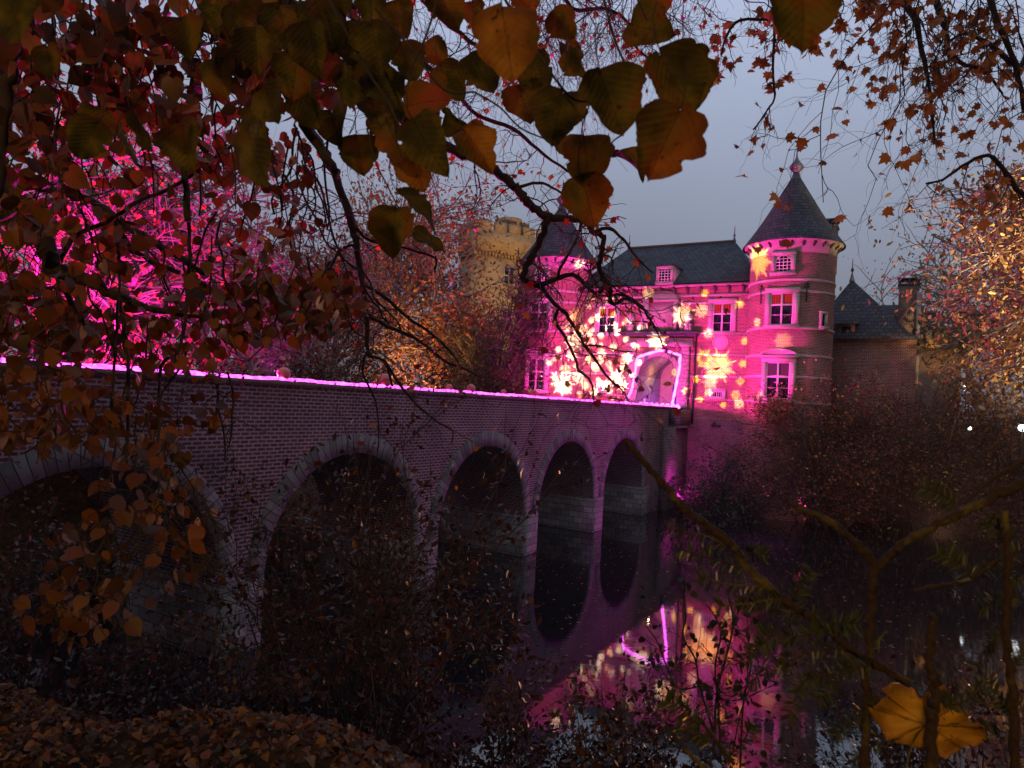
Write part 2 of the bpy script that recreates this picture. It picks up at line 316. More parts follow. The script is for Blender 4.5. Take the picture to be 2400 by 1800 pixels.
# ---------------------------------------------------------------- snowflake projector (a slide in the lamp: pattern by direction)
def flake_group():
    g = bpy.data.node_groups.new('snowflake', 'ShaderNodeTree')
    for nm, ty in (('P', 'NodeSocketVector'), ('C', 'NodeSocketVector'), ('R', 'NodeSocketFloat'), ('N', 'NodeSocketFloat'), ('Hole', 'NodeSocketFloat')):
        g.interface.new_socket(nm, in_out='INPUT', socket_type=ty)
    g.interface.new_socket('Mask', in_out='OUTPUT', socket_type='NodeSocketFloat')
    t = NT(g); i = t.n('NodeGroupInput'); o = t.n('NodeGroupOutput')
    d = t.n('ShaderNodeVectorMath', {0: i.outputs['P'], 1: i.outputs['C']}, operation='SUBTRACT').outputs[0]
    s = t.n('ShaderNodeSeparateXYZ', {0: d})
    r = t.math('DIVIDE', t.n('ShaderNodeVectorMath', {0: d}, operation='LENGTH').outputs['Value'], i.outputs['R'])
    a = t.math('ARCTAN2', s.outputs[1], s.outputs[0])
    c = t.math('COSINE', t.math('MULTIPLY', a, i.outputs['N']))
    c2 = t.math('COSINE', t.math('MULTIPLY', a, t.math('MULTIPLY', i.outputs['N'], 3.0)))
    e = t.math('ADD', t.math('MULTIPLY_ADD', c, .17, .70), t.math('MULTIPLY', c2, .15))
    m = t.n('ShaderNodeMapRange', {0: t.math('SUBTRACT', e, r), 1: -.05, 2: .05, 3: 0, 4: 1}).outputs[0]
    h = t.n('ShaderNodeMapRange', {0: t.math('SUBTRACT', r, i.outputs['Hole']), 1: -.05, 2: .05, 3: .15, 4: 1}).outputs[0]
    t.t.links.new(t.math('MULTIPLY', m, h), o.inputs[0]); return g
FG = flake_group()
def slide(PI_, x, y, r, tower=None):
    if tower: a, z = cylhit(x, y, *tower); q = cf(tower[0]+tower[2]*math.cos(a), tower[1]+tower[2]*math.sin(a), z)
    else: fx, fz = fhit(x, y); q = cf(fx, 0, fz)
    dist = (q-CAM) @ FW; l = PI_ @ np.append(q, 1)
    return l[0]/l[2], l[1]/l[2], r*dist/FPX/abs(l[2])
TWR = (5.5, .2, 2.15); TWL = (-8.6, .2, 2.12)
FL = [ # x, y, radius px, points, hole, colour index, tower
 (1316,902,36,8,.0,0,1),(1307,821,13,6,.12,1,1),(1345,801,31,9,.0,0,1),(1287,853,11,6,.1,1,1),(1348,741,24,9,.0,2,1),(1381,783,14,7,.0,1,0),(1448,779,12,6,.1,1,0),
 (1395,862,19,8,.0,1,0),(1444,886,26,8,.0,0,0),(1458,905,22,9,.0,0,0),(1540,800,32,9,.0,1,0),(1471,840,18,7,.1,0,0),(1493,813,11,6,.0,1,0),(1391,920,18,8,.0,1,0),
 (1408,830,17,8,.0,1,0),(1518,687,20,10,.1,3,0),(1357,621,16,8,.0,1,1),(1420,770,10,6,.0,1,0),(1600,738,28,9,.0,3,0),(1643,730,19,10,.0,3,0),(1650,689,11,6,.2,4,0),(1659,783,15,12,.3,3,0),
 (1681,861,43,9,.0,2,0),(1648,841,24,6,.4,4,0),(1690,852,16,8,.0,4,0),(1663,897,21,8,.0,3,0),(1659,922,14,8,.0,3,0),(1628,891,12,6,.15,4,0),(1610,918,11,6,.35,4,0),(1639,938,10,6,.2,4,0),
 (1693,951,9,6,.1,4,0),(1722,927,13,6,.35,4,0),(1733,896,12,4,.3,4,0),(1740,855,12,6,.0,4,0),(1773,758,14,8,.0,3,2),(1744,801,12,6,.0,4,0),(1730,948,15,7,.0,3,0),(1832,801,24,7,.0,5,2),
 (1325,868,20,8,0,1,1),(1300,885,16,7,0,0,1),(1338,835,18,7,0,1,1),(1420,905,20,8,0,0,0),(1355,885,22,9,0,0,0),(1378,845,15,7,0,1,0),(1435,815,14,7,0,1,0),(1460,860,16,8,0,0,0),(1330,770,16,7,0,1,1),(1365,770,18,8,0,1,0),(1400,745,15,7,0,1,0),
 (1732,715,12,8,.0,4,0),(1776,612,44,8,.0,4,2),(1782,928,17,8,.0,5,2),(1404,900,13,8,0,0,0),(1370,905,16,8,0,1,0),(1425,855,13,7,0,1,0),(1384,700,22,9,0,5,0),(1430,700,14,8,0,3,0)]
FCOL = [(1.0, 1.0, .66), (.75, .68, .36), (.42, .30, .08), (.34, .27, .12), (.45, .27, .01), (.13, .09, .04)]
def projector(name, at, to, power, flakes, dots):
    pj = spot(name, at, to, (1, 1, 1), power, 80, .1, .02); bpy.context.view_layer.update(); PI_ = np.array(pj.matrix_world.inverted())
    pj.data.use_nodes = True; t = NT(pj.data.node_tree)
    tcn = t.n('ShaderNodeTexCoord'); s3 = t.n('ShaderNodeSeparateXYZ', {0: tcn.outputs['Normal']})
    P2 = t.n('ShaderNodeCombineXYZ', {0: t.math('DIVIDE', s3.outputs[0], s3.outputs[2]), 1: t.math('DIVIDE', s3.outputs[1], s3.outputs[2]), 2: 0.0}).outputs[0]
    P2n = t.n('ShaderNodeVectorMath', {0: P2, 1: t.n('ShaderNodeVectorMath', {0: t.n('ShaderNodeTexNoise', {'Vector': P2, 'Scale': 60.0}).outputs[1], 'Scale': .006}, operation='SCALE').outputs[0]}, operation='ADD').outputs[0]
    col = None
    for ci in sorted(set(f[5] for f in flakes)):
        m_ = None
        for x, y, r, n, h, c_, tw in flakes:
            if c_ != ci: continue
            a, b, rr = slide(PI_, x, y, r, (None, TWL, TWR)[tw])
            nd = t.n('ShaderNodeGroup', node_tree=FG); nd.inputs['C'].default_value = (a, b, 0); nd.inputs['R'].default_value = rr
            nd.inputs['N'].default_value = n; nd.inputs['Hole'].default_value = h; t.t.links.new(P2n, nd.inputs['P'])
            m_ = nd.outputs[0] if m_ is None else t.math('MAXIMUM', m_, nd.outputs[0])
        cc = t.mix(m_, (0, 0, 0, 1), c4(FCOL[ci])); col = cc if col is None else t.mix(1.0, col, cc, 'ADD')
    if dots:   # round white dots and a soft wash around them
        vo = t.n('ShaderNodeTexVoronoi', {'Vector': P2, 'Scale': 24.0, 'Randomness': .9})
        dm = t.n('ShaderNodeMapRange', {0: vo.outputs['Distance'], 1: .36, 2: .27, 3: 0, 4: 1}).outputs[0]
        a0, b0, r0 = slide(PI_, 1410, 850, 10)
        rg = t.n('ShaderNodeVectorMath', {0: P2, 1: (a0, b0, 0)}, operation='DISTANCE').outputs['Value']
        rgm = t.n('ShaderNodeMapRange', {0: rg, 1: r0*15, 2: r0*9, 3: 0, 4: 1}).outputs[0]
        col = t.mix(1.0, col, t.mix(t.math('MULTIPLY', dm, rgm), (0, 0, 0, 1), (.7, .66, .40, 1)), 'ADD')
        wsh = t.n('ShaderNodeMapRange', {0: rg, 1: r0*17, 2: r0*3, 3: 0, 4: 1}, interpolation_type='SMOOTHSTEP').outputs[0]
        col = t.mix(1.0, col, t.mix(wsh, (0, 0, 0, 1), (.02, .016, .006, 1)), 'ADD')
    else: col = t.mix(1.0, col, (.0022, .0016, .0006, 1), 'ADD')
    em = t.n('ShaderNodeEmission', {'Color': col, 'Strength': 1.0}); t.n('ShaderNodeOutputLight', {'Surface': em.outputs[0]})
lf = [(f[0], f[1], f[2]*.84)+f[3:] for f in FL if f[0] < 1575]; rf_ = [f for f in FL if f[0] >= 1575]
h_ = len(lf)//2
projector('snowflake_projector', cf(-1.7, -15.5, 5.15), cf(-1.6, 0, 8.2), 160000, lf[:h_], True)
projector('snowflake_projector', cf(-1.4, -15.5, 5.15), cf(-1.6, 0, 8.2), 160000, lf[h_:], False)
projector('snowflake_projector', cf(-1.1, -15.5, 5.2), cf(-1.0, 0, 8.2), 230000, rf_, False)

# ---------------------------------------------------------------- ground, water
def ss(v, a, b): k = np.clip((v-a)/(b-a), 0, 1); return k*k*(3-2*k)
def zground(x, y):
    lx = (x-G[0])*X2[0]+(y-G[1])*X2[1]; ly = (x-G[0])*U2[0]+(y-G[1])*U2[1]
    e = y-(6.2-1.9*ss(x, -1.2, 1.6)+.5*np.sin(x*1.3)*.3)
    z = -1.8+4.85*(1-ss(e, -2.9, 1.5))
    z = np.maximum(z, -1.8+4.8*ss(-lx, 7, 12))
    z = np.maximum(z, -1.8+4.7*ss(-lx, 10.5, 13)*ss(ly, -10, -4))
    z = np.maximum(z, -1.8+3.2*ss(y, 33.2, 39)*ss(lx, 2.4, 4.5))
    z = np.maximum(z, -1.8+4.7*ss(ly, 6, 9))
    z = np.maximum(z, -1.8+4.7*ss(lx, 42, 48))
    z = np.maximum(z, -1.8+5.6*ss(-ly, 38.5, 42)*ss(-lx, -1.5, 0))
    return z+.09*np.sin(x*2.1+y)*np.cos(y*1.7-x*.6)+.05*np.sin(x*5.3)*np.sin(y*4.7)
k = np.sinh(np.linspace(-1, 1, 221)*5.2)/math.sinh(5.2); gx = k*900+0; gy = k*900+8
XX, YY = np.meshgrid(gx, gy); ZZ = zground(XX, YY); n_ = len(gx)
mb = MB(); idx = np.arange(n_*n_).reshape(n_, n_)
mb.add(np.stack([XX, YY, ZZ], -1).reshape(-1, 3), np.stack([idx[:-1, :-1], idx[:-1, 1:], idx[1:, 1:], idx[1:, :-1]], -1).reshape(-1, 4))
m, t = newmat('leafy_soil'); tcn = t.n('ShaderNodeTexCoord')
n1 = t.n('ShaderNodeTexNoise', {'Vector': tcn.outputs['Object'], 'Scale': 7.0, 'Detail': 7.0, 'Roughness': .7})
gc = t.ramp(n1.outputs[0], [(.3, (.02, .014, .009)), (.5, (.05, .03, .014)), (.65, (.10, .05, .018)), (.8, (.05, .05, .02))])
out(t, bsdf(t, gc, .95, .1, t.n('ShaderNodeBump', {'Strength': 1.0, 'Distance': .06, 'Height': n1.outputs[0]}).outputs[0])); M['soil'] = m
go = mb.build('ground', M['soil'], smooth=True); tag(go, 'dark leafy ground of the banks around the moat', 'ground', kind='structure')
mb = MB(); WL = -.55; mb.add([(-900, -900, WL), (900, -900, WL), (900, 900, WL), (-900, 900, WL)], [(0, 1, 2, 3)])
m, t = newmat('moat_water'); tcn = t.n('ShaderNodeTexCoord')
mp = t.n('ShaderNodeMapping', {0: tcn.outputs['Object'], 'Rotation': (0, 0, R_(8)), 'Scale': (.9, 2.6, 1)})
n1 = t.n('ShaderNodeTexNoise', {'Vector': mp.outputs[0], 'Scale': 2.6, 'Detail': 4.0, 'Roughness': .55})
n2 = t.n('ShaderNodeTexNoise', {'Vector': tcn.outputs['Object'], 'Scale': .25, 'Detail': 2.0})
hm = t.math('MULTIPLY', n1.outputs[0], t.n('ShaderNodeMapRange', {0: n2.outputs[0], 1: .35, 2: .65, 3: .25, 4: 1}).outputs[0])
bp = t.n('ShaderNodeBump', {'Strength': .05, 'Distance': .03, 'Height': hm}).outputs[0]
out(t, bsdf(t, (.006, .006, .008, 1), .03, .5, bp, IOR=2.2)); M['water'] = m
wo = mb.build('water', M['water']); tag(wo, 'still dark moat water reflecting the lit castle', 'water', kind='structure')

# ---------------------------------------------------------------- bridge (castle frame)
def cthing(name, label, cat, group=None): return thing(name, label, cat, tuple(G), -AZ, group)
BW = 3.4; TOPZ = 4.88; DECK = 3.9; RAD = 2.485; SPR = .825
br = cthing('brick_bridge', 'long brick arched bridge with stone rings crossing the moat to the castle gate', 'bridge')
arcs = [-33, -27, -21, -15, -9]
ys = [-46.0]
for a in arcs:
    ys += list(a+RAD*np.sin(np.linspace(-math.pi/2, math.pi/2, 33)))
ys += [0.0]
def bot(y):
    for a in arcs:
        if abs(y-a) <= RAD+1e-6: return SPR+math.sqrt(max(0, RAD**2-(y-a)**2))
    return -1.9
mb = MB()
for xs, xi in ((0.0, -.36), (-BW, -BW+.36)):
    for i in range(len(ys)-1):
        y0, y1 = ys[i], ys[i+1]
        pier = all(abs((y0+y1)/2-a) > RAD for a in arcs)
        b0, b1 = (-1.9, -1.9) if pier else (bot(y0), bot(y1))
        q = [(xs, y0, b0), (xs, y1, b1), (xs, y1, TOPZ-.09), (xs, y0, TOPZ-.09)]
        mb.add(q, [(0, 1, 2, 3)])
    mb.add([(xi, -46, DECK), (xi, 0, DECK), (xi, 0, TOPZ-.09), (xi, -46, TOPZ-.09)], [(0, 1, 2, 3)])
for i in range(len(ys)-1):
    y0, y1 = ys[i], ys[i+1]; mid = (y0+y1)/2
    if all(abs(mid-a) > RAD for a in arcs): continue
    mb.add([(0, y0, bot(y0)), (0, y1, bot(y1)), (-BW, y1, bot(y1)), (-BW, y0, bot(y0))], [(0, 1, 2, 3)])
mb.build('wall', M['brick_bridge'], br, autouv=True)
mb = MB(); mb.add([(-.36, -46, DECK), (-.36, 0, DECK), (-BW+.36, 0, DECK), (-BW+.36, -46, DECK)], [(0, 1, 2, 3)]); mb.build('deck', M['asphalt'], br)
for xc in (-.17, -BW+.17):
    mb = MB(); mb.box((xc, -23, TOPZ-.045), (.46, 46, .09)); mb.build('coping', M['brick_low'], br, autouv=True)
for a in arcs:
    mb = MB(); n = 40; th = np.linspace(0, math.pi, n+1); ro = RAD+.44
    v = []; uv = []
    for x_ in (.018, -.04):
        for r_ in (RAD-.012, ro):
            for k in th: v.append((x_, a+r_*math.cos(k), SPR+r_*math.sin(k))); uv.append((k*RAD+.01, .05+(r_-RAD)))
    m1 = n+1; f = []
    for i in range(n):
        f += [(i, i+1, m1+i+1, m1+i), (m1+i, m1+i+1, 3*m1+i+1, 3*m1+i), (i+1, i, 2*m1+i, 2*m1+i+1)]
    mb.add(v, f, uv); mb.build('arch_ring', M['stone_ring'], br)
for yc in (-36, -30, -24, -18, -12, -6):
    mb = MB(); mb.box((-BW/2, yc, -.54), (BW+.07, 1.05, 2.73)); mb.build('pier', M['stone_pier'], br, autouv=True)
mb = MB(); mb.box((.2, -2.2, .95), (.44, 3.4, 5.7)); mb.box((.28, -1.6, 4.3), (.56, 2.2, .9)); mb.build('buttress', M['brick_bridge'], br, autouv=True)
mb = MB(); mb.box((.33, -1.6, 3.82), (.7, 2.3, .12)); mb.build('ledge', M['stone_pier'], br, autouv=True)
for yy, zz in ((-1.3, 3.1),):
    mb = MB(); mb.box((.43, yy, zz-.45), (.05, .07, 1.0)); mb.build('wall_anchor', M['dark_metal'], br)
# LED rope along the parapet
mb = MB(); yy_ = np.arange(-45, -.1, .07); seg_ = []
rr_ = .030+.012*np.abs(np.sin(yy_*9.0))+RNG.uniform(-.004, .006, len(yy_)); pts = np.stack([-.12+.014*np.sin(yy_*2.7), yy_, TOPZ+.04+.010*np.sin(yy_*1.9)+.006*np.sin(yy_*7)], 1)
i0 = 0
while i0 < len(yy_)-4:
    i1 = min(len(yy_), i0+random.randint(14, 30)); mb.tube(pts[i0:i1], rr_[i0:i1], 6); mb.T[-1] = RNG.uniform(0, 1, len(mb.V[-1]))**2; seg_.append(yy_[i1-1]+.03); i0 = i1
ls = cthing('light_rope', 'glowing magenta light rope running along the top of the bridge parapet', 'light rope'); mb.build('glowing_tube', M['led'], ls, tint=True)
for y_ in seg_:
    mb = MB(); mb.box((-.12, y_, TOPZ+.02), (.09, .03, .05)); mb.build('clip', M['dark_metal'], ls)
# baubles on the parapet
BA = [(903,884,.17),(1052,911,.11),(1104,906,.135),(1180,920,.10),(1250,919,.13),(1277,929,.08),(1339,931,.08),(1363,929,.13),(1449,936,.12),(665,882,.14),(880,898,.08),(1594,943,.12)]
BL = ['largest red globe on the bridge parapet, left of the row', 'small red globe left of the larger globe mid parapet', 'bright red globe standing at the middle of the parapet', 'dim small globe right of the mid parapet globe',
      'red globe on the parapet in front of the left tower window', 'tiny pale globe just right of the globe before the tower', 'tiny pink globe left of the snowflake wall globe', 'violet globe below the snowflakes on the wall',
      'magenta globe at the left foot of the light arch', 'pink globe far left on the parapet among hanging leaves', 'small pink globe beside the largest red globe', 'small white globe at the right foot of the light arch']
for (x, y, r), lb in zip(BA, BL):
    r_ = ray(x, y); kx = ((G-CAM) @ X2-.17)/(r_ @ X2); q = loc(CAM+kx*r_)
    o = thing('festive_globe', lb, 'globe', tuple(cf(-.17, q[1], TOPZ)), -AZ, 'festive globes along the bridge parapet')
    mb = MB(); pr = [(r*math.sin(k)*(1+.03*math.sin(3*k)), r*1.15-r*math.cos(k)) for k in np.linspace(.02, math.pi-.02, 15)]
    mb.lathe(pr, seg=24); mb.build('globe', M['bauble'], o, smooth=True)
    mb = MB(); mb.lathe([(r*.5, 0), (r*.55, r*.12), (r*.3, r*.25), (0, r*.25)], seg=16); mb.build('foot', M['dark_metal'], o)
    mb = MB(); mb.lathe([(r*.16, r*2.1), (r*.16, r*2.32), (0, r*2.34)], seg=10); mb.build('cap', M['lead'], o)

# ---------------------------------------------------------------- castle gatehouse
CA = cthing('castle_gatehouse', 'magenta lit brick castle gatehouse between two round towers with slate roofs', 'castle')
GX0, GX1, GC, GT = -2.82, -.42, -1.62, 7.85; GR = (GX1-GX0)/2; GS = GT-GR
mb = MB(); XL, XR, ZE = -6.9, 3.5, 12.0
mb.add([(XL, 0, -1.9), (GX0, 0, -1.9), (GX0, 0, ZE), (XL, 0, ZE)], [(0, 1, 2, 3)])
mb.add([(GX1, 0, 4.4), (XR, 0, 4.4), (XR, 0, ZE), (GX1, 0, ZE)], [(0, 1, 2, 3)])
mb.add([(GX1, 0, 4.4), (XR, 0, 4.4), (XR, -.06, 4.3), (GX1, -.06, 4.3)], [(0, 3, 2, 1)])
ks = GC+GR*np.cos(np.linspace(math.pi, 0, 25))
for i in range(24):
    x0, x1 = ks[i], ks[i+1]; z0 = GS+math.sqrt(max(0, GR**2-(x0-GC)**2)); z1 = GS+math.sqrt(max(0, GR**2-(x1-GC)**2))
    mb.add([(x0, 0, z0), (x1, 0, z1), (x1, 0, ZE), (x0, 0, ZE)], [(0, 1, 2, 3)])
    mb.add([(x0, 0, z0), (x1, 0, z1), (x1, 4.2, z1), (x0, 4.2, z0)], [(0, 3, 2, 1)])
mb.add([(XL, 8.5, -1), (XR, 8.5, -1), (XR, 8.5, ZE), (XL, 8.5, ZE)], [(3, 2, 1, 0)])
mb.add([(XR, 0, -1), (XR, 8.5, -1), (XR, 8.5, ZE), (XR, 0, ZE)], [(0, 1, 2, 3)])
mb.add([(XL, 0, -1), (XL, 8.5, -1), (XL, 8.5, ZE), (XL, 0, ZE)], [(3, 2, 1, 0)])
mb.build('wall', M['brick'], CA, autouv=True)
mb = MB(); mb.add([(GX1, -.06, -1.9), (XR, -.06, -1.9), (XR, -.06, 4.3), (GX1, -.06, 4.3)], [(0, 1, 2, 3)])
mb.add([(GX0, -.02, -1.9), (GX1, -.02, -1.9), (GX1, -.02, DECK), (GX0, -.02, DECK)], [(0, 1, 2, 3)]); mb.build('plinth', M['brick_low'], CA, autouv=True)
mb = MB()
for x_, s in ((GX0, 1), (GX1, -1)):
    mb.add([(x_, 0.01, DECK), (x_, 4.2, DECK), (x_, 4.2, GS), (x_, 0.01, GS)], [(0, 1, 2, 3)])
mb.add([(GX0-1.5, 4.2, DECK), (GX1+1.5, 4.2, DECK), (GX1+1.5, 4.2, GT+.6), (GX0-1.5, 4.2, GT+.6)], [(0, 1, 2, 3)])
mb.add([(GX0, -.02, DECK+.004), (GX1, -.02, DECK+.004), (GX1, 4.2, DECK+.004), (GX0, 4.2, DECK+.004)], [(0, 1, 2, 3)])
pa = mb.build('passage', M['plaster'], CA)
def arch_poly(x0, x1, z0, zt, n=14):
    r = (x1-x0)/2; c = (x0+x1)/2
    return [(x0, z0), (x1, z0)]+[(c+r*math.cos(k), zt-r+r*math.sin(k)) for k in np.linspace(0, math.pi, n)]
mb = MB(); mb.prism(arch_poly(-1.95, -.5, DECK, 6.75), 4.05, 4.16); dr = mb.build('door', M['door'], pa)
mb = MB()
for xx in (-1.6, -1.25, -.9): mb.box((xx, 4.02, 5.75), (.22, .04, 1.1))
for xx in (-1.6, -1.25, -.9): mb.box((xx, 4.02, 4.5), (.22, .04, .8))
mb.build('door_panel', M['dark_metal'], pa)
mb = MB(); mb.box((GX0+.03, 1.2, 5.1), (.03, .3, .42)); mb.build('notice', M['paper'], pa)
# string courses and cornice on the facade
for z, d in ((5.42, .10), (6.72, .05), (7.95, .06), (9.17, .07), (10.92, .05)):
    segs = [(XL+.2, GX0-.62), (GX1+.62, XR)] if z < 9 else [(XL+.2, XR)]
    for x0, x1 in segs:
        mb = MB(); mb.box(((x0+x1)/2, -d/2, z), (x1-x0, d, .13 if z != 5.42 else .1)); mb.build('string_course', M['stone'], CA, autouv=True)
mb = MB(); mb.box((-1.7, -.14, 11.92), (10.3, .28, .16)); mb.box((-1.7, -.05, 11.35), (10.3, .1, .14)); mb.build('cornice', M['stone'], CA, autouv=True)
for x_ in np.arange(-6.3, 3.4, .78):
    mb = MB(); mb.add([(x_-.06, 0, 11.45), (x_+.06, 0, 11.45), (x_+.06, -.34, 11.76), (x_-.06, -.34, 11.76), (x_-.06, 0, 11.83), (x_+.06, 0, 11.83), (x_+.06, -.36, 11.83), (x_-.06, -.36, 11.83)],
        [(0, 1, 2, 3), (3, 2, 6, 7), (7, 6, 5, 4), (0, 3, 7, 4), (1, 5, 6, 2)]); mb.build('bracket', M['bracket'], CA)
for x_ in np.arange(-6.0, 3.3, 1.56):
    mb = MB(); mb.box((x_, -.012, 11.2), (.12, .02, .12)); mb.build('putlog_hole', M['dark_metal'], CA)
# roof
rx0, rz = fhit(1473, 583, 4.2); rx1, rz2 = fhit(1723, 563, 4.2)
ev = [(XL-.3, -.5, 12.0), (XR+.5, -.5, 12.0), (XR+.5, 9, 12.0), (XL-.3, 9, 12.0)]
mb = MB(); mb.add(ev+[(rx0, 4.2, rz), (rx1, 4.2, rz)], [(0, 1, 5, 4), (1, 2, 5), (2, 3, 4, 5), (3, 0, 4)])
rf = mb.build('roof', M['slate'], CA, autouv=True)
mb = MB(); mb.tube([(rx0, 4.2, rz+.03), (rx1, 4.2, rz+.03)], .09, 6); mb.build('ridge_tile', M['brick_low'], rf)
for xx in (rx0+.05, rx1-.05):
    mb = MB(); mb.lathe([(.12, rz), (.06, rz+.2), (.03, rz+.3), (.09, rz+.38), (.03, rz+.46), (.02, rz+.9), (0, rz+1.0)], (xx, 4.2), 12); mb.build('finial', M['lead'], rf)
mb = MB(); mb.box((-6.9, 6.3, 12.6), (2.4, 3.5, 1.2)); mb.build('side_roof', M['slate'], CA, autouv=True)

def window(at, ang, w_, h_, arch=False, grid=None, curtain=2, ped=None, sur=.26, trans=.63, deep=.34, bars=.055):
    """stone framed window: frame bars with surround, pane and curtain under it"""
    mb = MB()
    def bar(x0, x1, z0, z1, y0=-.075, y1=-.02): mb.box(((x0+x1)/2, (y0+y1)/2, (z0+z1)/2), (x1-x0, y1-y0, z1-z0))
    H, W = h_/2, w_/2; b = bars
    if arch:
        n = 18; r = W*.98
        P = [(r*math.cos(k), -.05, H-r+r*math.sin(k)) for k in np.linspace(0, math.pi, n)]
        P = [(r, -.05, -H+.1)]+P+[(-r, -.05, -H+.1), (-r*.6, -.05, -H+.02), (r*.6, -.05, -H+.02), (r, -.05, -H+.1)]; mb.tube(P, b*.55, 4)
    else:
        bar(-W, -W+b, -H, H); bar(W-b, W, -H, H); bar(-W+b, W-b, H-b, H); bar(-W+b, W-b, -H, -H+b)
    if grid:
        nx, nzz = grid
        for i in range(1, nx):
            x_ = -W+w_*i/nx; zt = H-W+math.sqrt(max(0, W*W-x_*x_)) if arch else H
            bar(x_-b*.35, x_+b*.35, -H, zt, -.066, -.024)
        for j in range(1, nzz):
            z_ = -H+h_*j/nzz; xw = W if not arch or z_ < H-W else math.sqrt(max(0, W*W-(z_-H+W)**2)); bar(-xw, xw, z_-b*.35, z_+b*.35, -.062, -.028)
    else:
        zt = -H+h_*trans
        bar(-b*.8, b*.8, -H+b, H-b, -.10, -.02); bar(-W+b, W-b, zt-b*.8, zt+b*.8, -.095, -.022)
        z2 = -H+h_*trans*.5; bar(-W+b, W-b, z2-.012, z2+.012, -.05, -.024)
    o = mb.build('window', M['white_wood'], CA); o.location = at; o.rotation_euler = (0, 0, ang+math.pi/2)
    mb = MB(); q = sur
    for (x0, x1, z0, z1, yo) in ((-W-q, -W, -H, H, -.13), (W, W+q, -H, H, -.13), (-W-q-.02, W+q+.02, H, H+q, -.145), (-W-q-.04, W+q+.04, -H-.17, -H, -.2)):
        mb.box(((x0+x1)/2, (yo+deep)/2, (z0+z1)/2), (x1-x0, deep-yo, z1-z0))
    if arch:
        r = W; pl = [(r, -.115), (r, 0)]
        for s in (-1, 1):
            cor = [(s*W, H)]+[(s*r*math.cos(k), H-r+r*math.sin(k)) for k in np.linspace(math.pi/2, 0, 9)]
            v = [(p[0], -.03, p[1]) for p in cor]; mb.add(v, [tuple(range(len(v))) if s < 0 else tuple(range(len(v)-1, -1, -1))])
    if ped:
        cw = W+q+.1; zb = H+q+.06; c = ped
        arcp = [(cw*math.cos(k), zb+.05+c*math.sin(k)) for k in np.linspace(0, math.pi, 17)]
        inn = [(cw*.84*math.cos(k), zb+.10+c*.72*math.sin(k)) for k in np.linspace(0, math.pi, 17)]
        v = [(p[0], -.24, p[1]) for p in arcp]+[(p[0], -.24, p[1]) for p in inn]+[(p[0], deep, p[1]) for p in arcp]+[(p[0], -.1, p[1]) for p in inn]
        f = []
        for i in range(16): f += [(i, i+1, 17+i+1, 17+i), (i, 34+i, 34+i+1, i+1), (17+i, 17+i+1, 51+i+1, 51+i)]
        f.append(tuple(range(51, 68))); mb.add(v, f); mb.box((0, (deep-.24)/2, zb), (2*cw+.06, deep+.24, .1))
    mb.build('surround', M['stone'], o, autouv=True)
    mb = MB(); mb.box((0, (deep-.02)/2-.0, 0), (w_-.01, deep-.0, h_-.01)); mb.build('pane', M['glass'], o)
    if curtain and not grid:
        for s in (-1, 1):
            mb = MB(); x0, x1 = (b*.8, W-b) if s > 0 else (-W+b, -b*.8); z0, z1 = -H+h_*trans+b, H-b; n = 24
            xs_ = np.linspace(x0, x1, n); v = [(x_, -.028-.012*math.sin(i*1.6), z) for z in (z0, z1) for i, x_ in enumerate(xs_)]
            mb.add(v, [(i, i+1, n+i+1, n+i) for i in range(n-1)]); mb.build('curtain', M['curtain'] if curtain == 2 else M['curtain_dim'], o)
    return o
def fwin(x0, x1, y0, y1, **k):
    cx, cz = fhit((x0+x1)/2, (y0+y1)/2); a = fhit(x0, (y0+y1)/2)[0]; b = fhit(x1, (y0+y1)/2)[0]; zt = fhit((x0+x1)/2, y0)[1]; zb = fhit((x0+x1)/2, y1)[1]
    return window((cx, 0, cz), -math.pi/2, b-a, zt-zb, deep=.1, **k)
def twin(T, x0, x1, y0, y1, **k):
    a0, z0 = cylhit((x0+x1)/2, y1, *T); a1, z1 = cylhit((x0+x1)/2, y0, *T); al, _ = cylhit(x0, (y0+y1)/2, *T); ar, _ = cylhit(x1, (y0+y1)/2, *T)
    a = (a0+a1)/2; w_ = 2*T[2]*math.sin(abs(ar-al)/2); rr = T[2]
    return window((T[0]+rr*math.cos(a), T[1]+rr*math.sin(a), (z0+z1)/2), a, w_, z1-z0, **k)
fwin(1671, 1715, 711, 778); fwin(1404, 1442, 721, 781)
# basement windows
for px_ in ((1670, 1695, 917, 932), (1404, 1424, 903, 917)):
    fwin(*px_, grid=(5, 1), curtain=False, sur=.16)
# dormer
dx0, dz0 = fhit(1540, 664, -.35); dx1, dz1 = fhit(1578, 626, -.35)
mb = MB(); mb.box(((dx0+dx1)/2, .7, (dz0+dz1)/2), (dx1-dx0+.16, 2.1, dz1-dz0+.1)); dm_ = mb.build('dormer', M['stone'], CA, autouv=True)
mb = MB(); mb.box(((dx0+dx1)/2+.02, .75, dz1+.11), (dx1-dx0+.26, 2.5, .12)); mb.build('dormer_roof', M['slate'], dm_, autouv=True)
o = window(((dx0+dx1)/2, -.36, (dz0+dz1)/2), -math.pi/2, (dx1-dx0)*.84, (dz1-dz0)*.88, grid=(4, 5), curtain=False, sur=.1, deep=.1)
